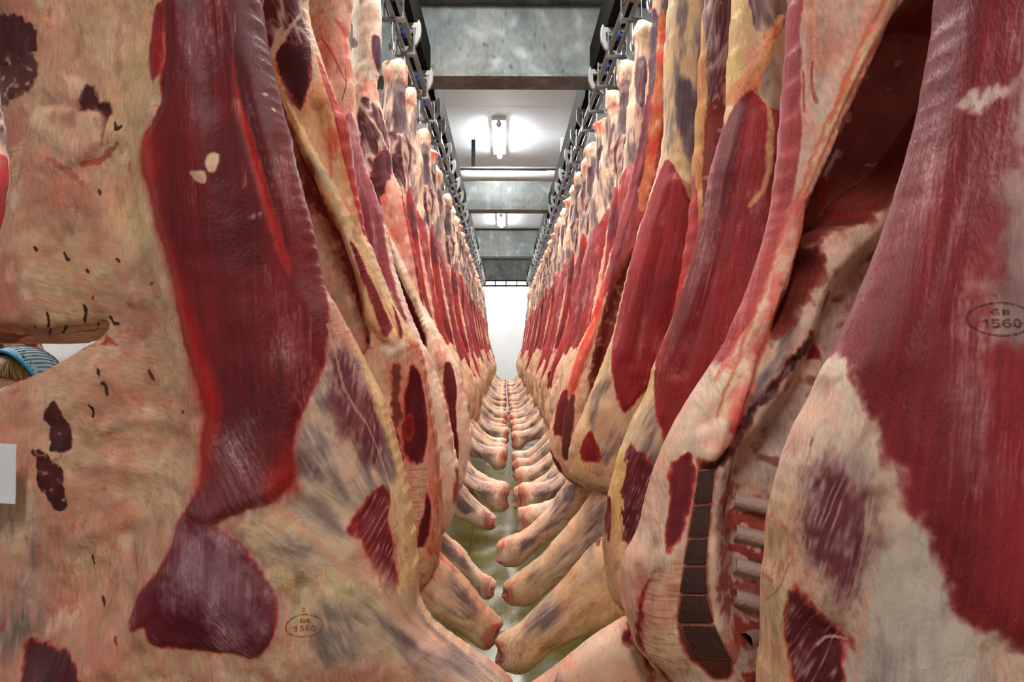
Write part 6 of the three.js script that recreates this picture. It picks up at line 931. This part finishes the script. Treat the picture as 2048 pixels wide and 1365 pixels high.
{
  const S = 0.91, t = thing('person', 'person in blue hairnet and white coat glimpsed through the slit flank', 'person', [-1.262, -0.045, -1.95], -0.42);
  // metres for a 1.68 m figure facing +z, scaled by S
  const J = { neck: [0, 1.43, -0.01], chest: [0, 1.26, 0], belly: [0, 1.06, 0.01], hip: [0, 0.92, 0], ls: [0.17, 1.37, -0.01], rs: [-0.17, 1.37, -0.01], le: [0.22, 1.1, -0.02], re: [-0.22, 1.1, -0.02], lw: [0.2, 0.9, 0.13], rw: [-0.2, 0.9, 0.13], lh: [0.09, 0.9, 0], rh: [-0.09, 0.9, 0], lk: [0.1, 0.48, 0.01], rk: [-0.1, 0.48, 0.01], la: [0.1, 0.08, -0.03], ra: [-0.1, 0.08, -0.03], lt: [0.12, 0.035, 0.13], rt: [-0.12, 0.035, 0.13] };
  const bodyF = (x, y, z) => { let d = cap(x, y, z, J.neck, [0, 1.5, 0.01], 0.055, 0.05); d = smin(d, ell(x, y, z, J.chest, [0.165, 0.2, 0.11]), 0.06); d = smin(d, ell(x, y, z, J.belly, [0.14, 0.17, 0.1]), 0.08); d = smin(d, ell(x, y, z, J.hip, [0.165, 0.13, 0.115]), 0.08);
    for (const [s, e, w, h, k, a, o] of [['ls', 'le', 'lw', 'lh', 'lk', 'la', 'lt'], ['rs', 're', 'rw', 'rh', 'rk', 'ra', 'rt']]) { d = smin(d, cap(x, y, z, J[s], J[e], 0.055, 0.042), 0.05); d = smin(d, cap(x, y, z, J[e], J[w], 0.041, 0.027), 0.03); d = smin(d, cap(x, y, z, J[h], J[k], 0.085, 0.058), 0.05); d = smin(d, cap(x, y, z, J[k], J[a], 0.057, 0.038), 0.03); d = smin(d, cap(x, y, z, J[a], J[o], 0.042, 0.03), 0.03); }
    return d; };
  const HC = [0, 1.56, 0.01];       // head centre, eyes at this height
  const headF = (x, y, z) => {
    const X = x, Y = y - HC[1], Z = z - HC[2];
    let d = ell(X, Y, Z, [0, 0.035, -0.012], [0.076, 0.092, 0.096]); d = smin(d, ell(X, Y, Z, [0, -0.045, 0.028], [0.056, 0.075, 0.066]), 0.05); d = smin(d, cap(X, Y, Z, [0, -0.06, -0.02], [0, -0.14, -0.02], 0.05, 0.052), 0.03);
    d = smin(d, cap(X, Y, Z, [0, -0.002, 0.088], [0, -0.04, 0.108], 0.008, 0.012), 0.018); d = smin(d, ell(X, Y, Z, [0, -0.043, 0.1], [0.017, 0.009, 0.014]), 0.01);
    for (const s of [-1, 1]) { d = -smin(-d, ell(X, Y, Z, [s * 0.032, -0.001, 0.094], [0.018, 0.011, 0.014]), 0.014); d = smin(d, ell(X, Y, Z, [s * 0.033, 0.02, 0.08], [0.024, 0.006, 0.012]), 0.012); d = smin(d, ell(X, Y, Z, [s * 0.078, -0.012, -0.012], [0.009, 0.03, 0.018]), 0.008); d = smin(d, ell(X, Y, Z, [s * 0.034, -0.035, 0.062], [0.024, 0.02, 0.02]), 0.02); }
    d = smin(d, ell(X, Y, Z, [0, -0.068, 0.086], [0.022, 0.005, 0.012]), 0.006); d = smin(d, ell(X, Y, Z, [0, -0.079, 0.084], [0.019, 0.006, 0.012]), 0.006); d = smin(d, ell(X, Y, Z, [0, -0.106, 0.072], [0.02, 0.014, 0.018]), 0.02); return d;
  };
  const handF = (s) => { const W = J[s > 0 ? 'lw' : 'rw'], P = [W[0], W[1] - 0.035, W[2] + 0.07]; return (x, y, z) => { let d = cap(x, y, z, W, P, 0.024, 0.03); for (let i = 0; i < 4; i++) { const o = (i - 1.5) * 0.019, l = [0.06, 0.072, 0.068, 0.052][i], a = [P[0] - s * o, P[1] - 0.006, P[2] + 0.012], b = [a[0], a[1] - l * 0.35, a[2] + l * 0.45], c = [b[0], b[1] - l * 0.5, b[2] + l * 0.1]; d = smin(d, Math.min(cap(x, y, z, a, b, 0.0095, 0.0085), cap(x, y, z, b, c, 0.0085, 0.0072)), 0.006); } const ta = [P[0] - s * 0.024, P[1] + 0.004, P[2] - 0.022], tb = [ta[0] - s * 0.024, ta[1] - 0.012, ta[2] + 0.03]; return smin(d, cap(x, y, z, ta, tb, 0.012, 0.0085), 0.012); }; };
  const all = [surfaceNet(bodyF, [-0.34, -0.02, -0.2], [0.34, 1.55, 0.26], 0.014), surfaceNet(headF, [-0.1, 1.4, -0.13], [0.1, 1.72, 0.15], 0.0042), ...[1, -1].map(s => { const W = J[s > 0 ? 'lw' : 'rw']; return surfaceNet(handF(s), [W[0] - 0.08, W[1] - 0.14, W[2] - 0.03], [W[0] + 0.08, W[1] + 0.05, W[2] + 0.2], 0.0045); })];
  for (const g of all) { const p = g.attributes.position, c = []; for (let i = 0; i < p.count; i++) { const Y = p.getY(i) - HC[1], Z = p.getZ(i), X = p.getX(i); let r = [0.62, 0.36, 0.26]; if (Z > 0.07 && Math.abs(Y + 0.073) < 0.012 && Math.abs(X) < 0.024) r = [0.5, 0.17, 0.15]; c.push(...r); } g.setAttribute('color', new THREE.Float32BufferAttribute(c, 3)); }
  const sc = g => g.scale(S, S, S);
  const skin = new THREE.MeshStandardMaterial({ vertexColors: true, roughness: 0.5 }), coatM = new THREE.MeshStandardMaterial({ color: 0xdfe4ea, roughness: 0.85 }), bootM = new THREE.MeshStandardMaterial({ color: 0xe6e6e2, roughness: 0.5 });
  const body = part('body', sc(mergeGeometries(all)), skin, t);
  const cloth = (name, f, lo, hi, m, lab) => part(name, sc(surfaceNet(f, lo, hi, 0.013)), m, t, lab);
  cloth('coat', (x, y, z) => { let d = bodyF(x, y, z) - 0.018; d = smin(d, cap(x, y, z, [0, 1.0, 0], [0, 0.62, 0], 0.15, 0.17), 0.08); d = Math.max(d, 0.6 - y, y - 1.45); for (const w of [J.lw, J.rw]) d = Math.max(d, 0.05 - Math.hypot(x - w[0], y - w[1] + 0.03, z - w[2] - 0.05)); return d; }, [-0.34, 0.56, -0.24], [0.34, 1.52, 0.3], coatM, 'white work coat');
  cloth('trousers', (x, y, z) => Math.max(bodyF(x, y, z) - 0.014, y - 0.75, 0.26 - y), [-0.3, 0.22, -0.2], [0.3, 0.8, 0.22], coatM);
  for (const s of [1, -1]) cloth('boot', (x, y, z) => Math.max(smin(cap(x, y, z, [s * 0.1, 0.34, 0], [s * 0.1, 0.07, -0.03], 0.07, 0.055), cap(x, y, z, [s * 0.1, 0.05, -0.04], [s * 0.118, 0.045, 0.14], 0.052, 0.044), 0.04), 0.003 - y, y - 0.34), [s * 0.11 - 0.12, -0.02, -0.14], [s * 0.11 + 0.12, 0.4, 0.24], bootM);
  // eyes and brows
  const ew = new THREE.MeshStandardMaterial({ color: 0xeeeae4, roughness: 0.25 }), ir = new THREE.MeshStandardMaterial({ color: 0x2c2018, roughness: 0.2 }), browM = new THREE.MeshStandardMaterial({ color: 0x4a3520, roughness: 0.9 });
  for (const s of [-1, 1]) {
    part('eye', sc(new THREE.SphereGeometry(0.0125, 20, 14).translate(s * 0.032, HC[1] - 0.001, HC[2] + 0.079)), ew, t); part('iris', sc(new THREE.SphereGeometry(0.0066, 16, 10).scale(1, 1, 0.5).translate(s * 0.032, HC[1] - 0.001, HC[2] + 0.0895)), ir, t);
    part('eyebrow', sc(new THREE.TubeGeometry(new THREE.CatmullRomCurve3([[0.014, 0.017, 0.092], [0.034, 0.024, 0.087], [0.054, 0.016, 0.071]].map(p => new THREE.Vector3(s * p[0], HC[1] + p[1], HC[2] + p[2]))), 12, 0.0036, 6)), browM, t);
  }
  // hair at the brow, strand by strand under the net, then the net with its band
  const hairCol = [0x8a6a36, 0x6f5226, 0xa98a52, 0x5a431f].map(c => new THREE.MeshStandardMaterial({ color: c, roughness: 0.55 }));
  const onHead = (az, el, r = 1) => { const ce = Math.cos(el); return new THREE.Vector3(0.081 * r * ce * Math.sin(az), HC[1] + 0.036 + 0.094 * r * Math.sin(el), HC[2] - 0.012 + 0.1 * r * ce * Math.cos(az)); };
  const strands = [[], [], [], []], NETSIDE = (y, z) => (y - HC[1] - 0.03) * 0.5 - (z - HC[2]) - 0.022;   // the net lies behind this tilted plane
  for (let i = 0; i < 190; i++) { const a = -1.9 + 3.8 * i / 189 + 0.03 * nz(i * 1.3, 3), e0 = 0.42 * Math.cos(a * 0.75) + 0.02, pts = []; for (let k = 0; k < 6; k++) { const q = k / 5; pts.push(onHead(a * (1 - 0.12 * q) + 0.16 * nz(i * 0.37, q * 1.5), e0 + q * (1.05 - 0.2 * Math.abs(a)), 1.035 + 0.02 * Math.sin(q * 3) + 0.014 * nz(i * 0.9, q * 2))); } strands[i % 4].push(new THREE.TubeGeometry(new THREE.CatmullRomCurve3(pts), 8, 0.0034, 5)); }
  const hairShell = surfaceNet((x, y, z) => { const d = ell(x, y - HC[1], z - HC[2], [0, 0.036, -0.014], [0.081, 0.098, 0.102]); const Y = y - HC[1] - 0.055 - (z - HC[2]) * 0.3; return Math.max(d, -Y); }, [-0.1, HC[1] - 0.06, -0.13], [0.1, HC[1] + 0.15, 0.13], 0.006);
  const hair = part('hair', sc(mergeGeometries([hairShell.deleteAttribute('normal') && hairShell].map(g => { g.computeVertexNormals(); return g; }))), hairCol[1], t, 'light brown hair');
  strands.forEach((s, i) => part('hair_strands', sc(mergeGeometries(s)), hairCol[i], hair));
  const netMat = new THREE.MeshStandardMaterial({ color: 0x9dbccb, roughness: 0.8 }), band = [];
  const shell = surfaceNet((x, y, z) => { const d = Math.abs(ell(x, y - HC[1], z - HC[2], [0, 0.046, -0.024], [0.094, 0.108, 0.116])) - 0.0035; return Math.max(d, -0.7 * NETSIDE(y, z), -(y - HC[1] + 0.07)) ; }, [-0.115, HC[1] - 0.09, -0.16], [0.115, HC[1] + 0.17, 0.13], 0.0058);
  const net = part('hairnet', sc(shell), netMat, t, 'pale blue mesh hairnet with bright elastic band');
  const onNet = (th, f) => { const cx = Math.cos(th), sy = Math.sin(th), r = Math.sqrt(Math.max(0, 1 - f * f)); return [0.0985 * r * cx, HC[1] + 0.046 + 0.1125 * r * sy, HC[2] - 0.024 - 0.1205 * f]; };
  const thr = []; for (let i = 0; i < 52; i++) { const th = i / 52 * Math.PI * 2, pts = []; for (let k = 0; k <= 8; k++) { const p = onNet(th, lerp(-0.75, 0.985, k / 8)); if (NETSIDE(p[1], p[2]) > 0 && p[1] > HC[1] - 0.06) pts.push(new THREE.Vector3(...p)); } if (pts.length > 2) thr.push(new THREE.TubeGeometry(new THREE.CatmullRomCurve3(pts), 14, 0.0012, 4)); }
  part('net_pleats', sc(mergeGeometries(thr)), new THREE.MeshStandardMaterial({ color: 0x39505c, roughness: 0.8 }), net);
  for (let i = 0; i < 48; i++) { const th = i / 48 * Math.PI * 2; let lo = -0.95, hi = 0.95; for (let k = 0; k < 24; k++) { const m = (lo + hi) / 2, p = onNet(th, m); if (NETSIDE(p[1], p[2]) > 0) hi = m; else lo = m; } const p = onNet(th, hi); p[1] = Math.max(p[1], HC[1] - 0.066); band.push(new THREE.Vector3(...p)); }
  part('elastic_band', sc(new THREE.TubeGeometry(new THREE.CatmullRomCurve3(band, true), 90, 0.0052, 8, true)), new THREE.MeshStandardMaterial({ color: 0x2fa4d8, roughness: 0.6 }), net);
}

renderer.render(scene, camera);
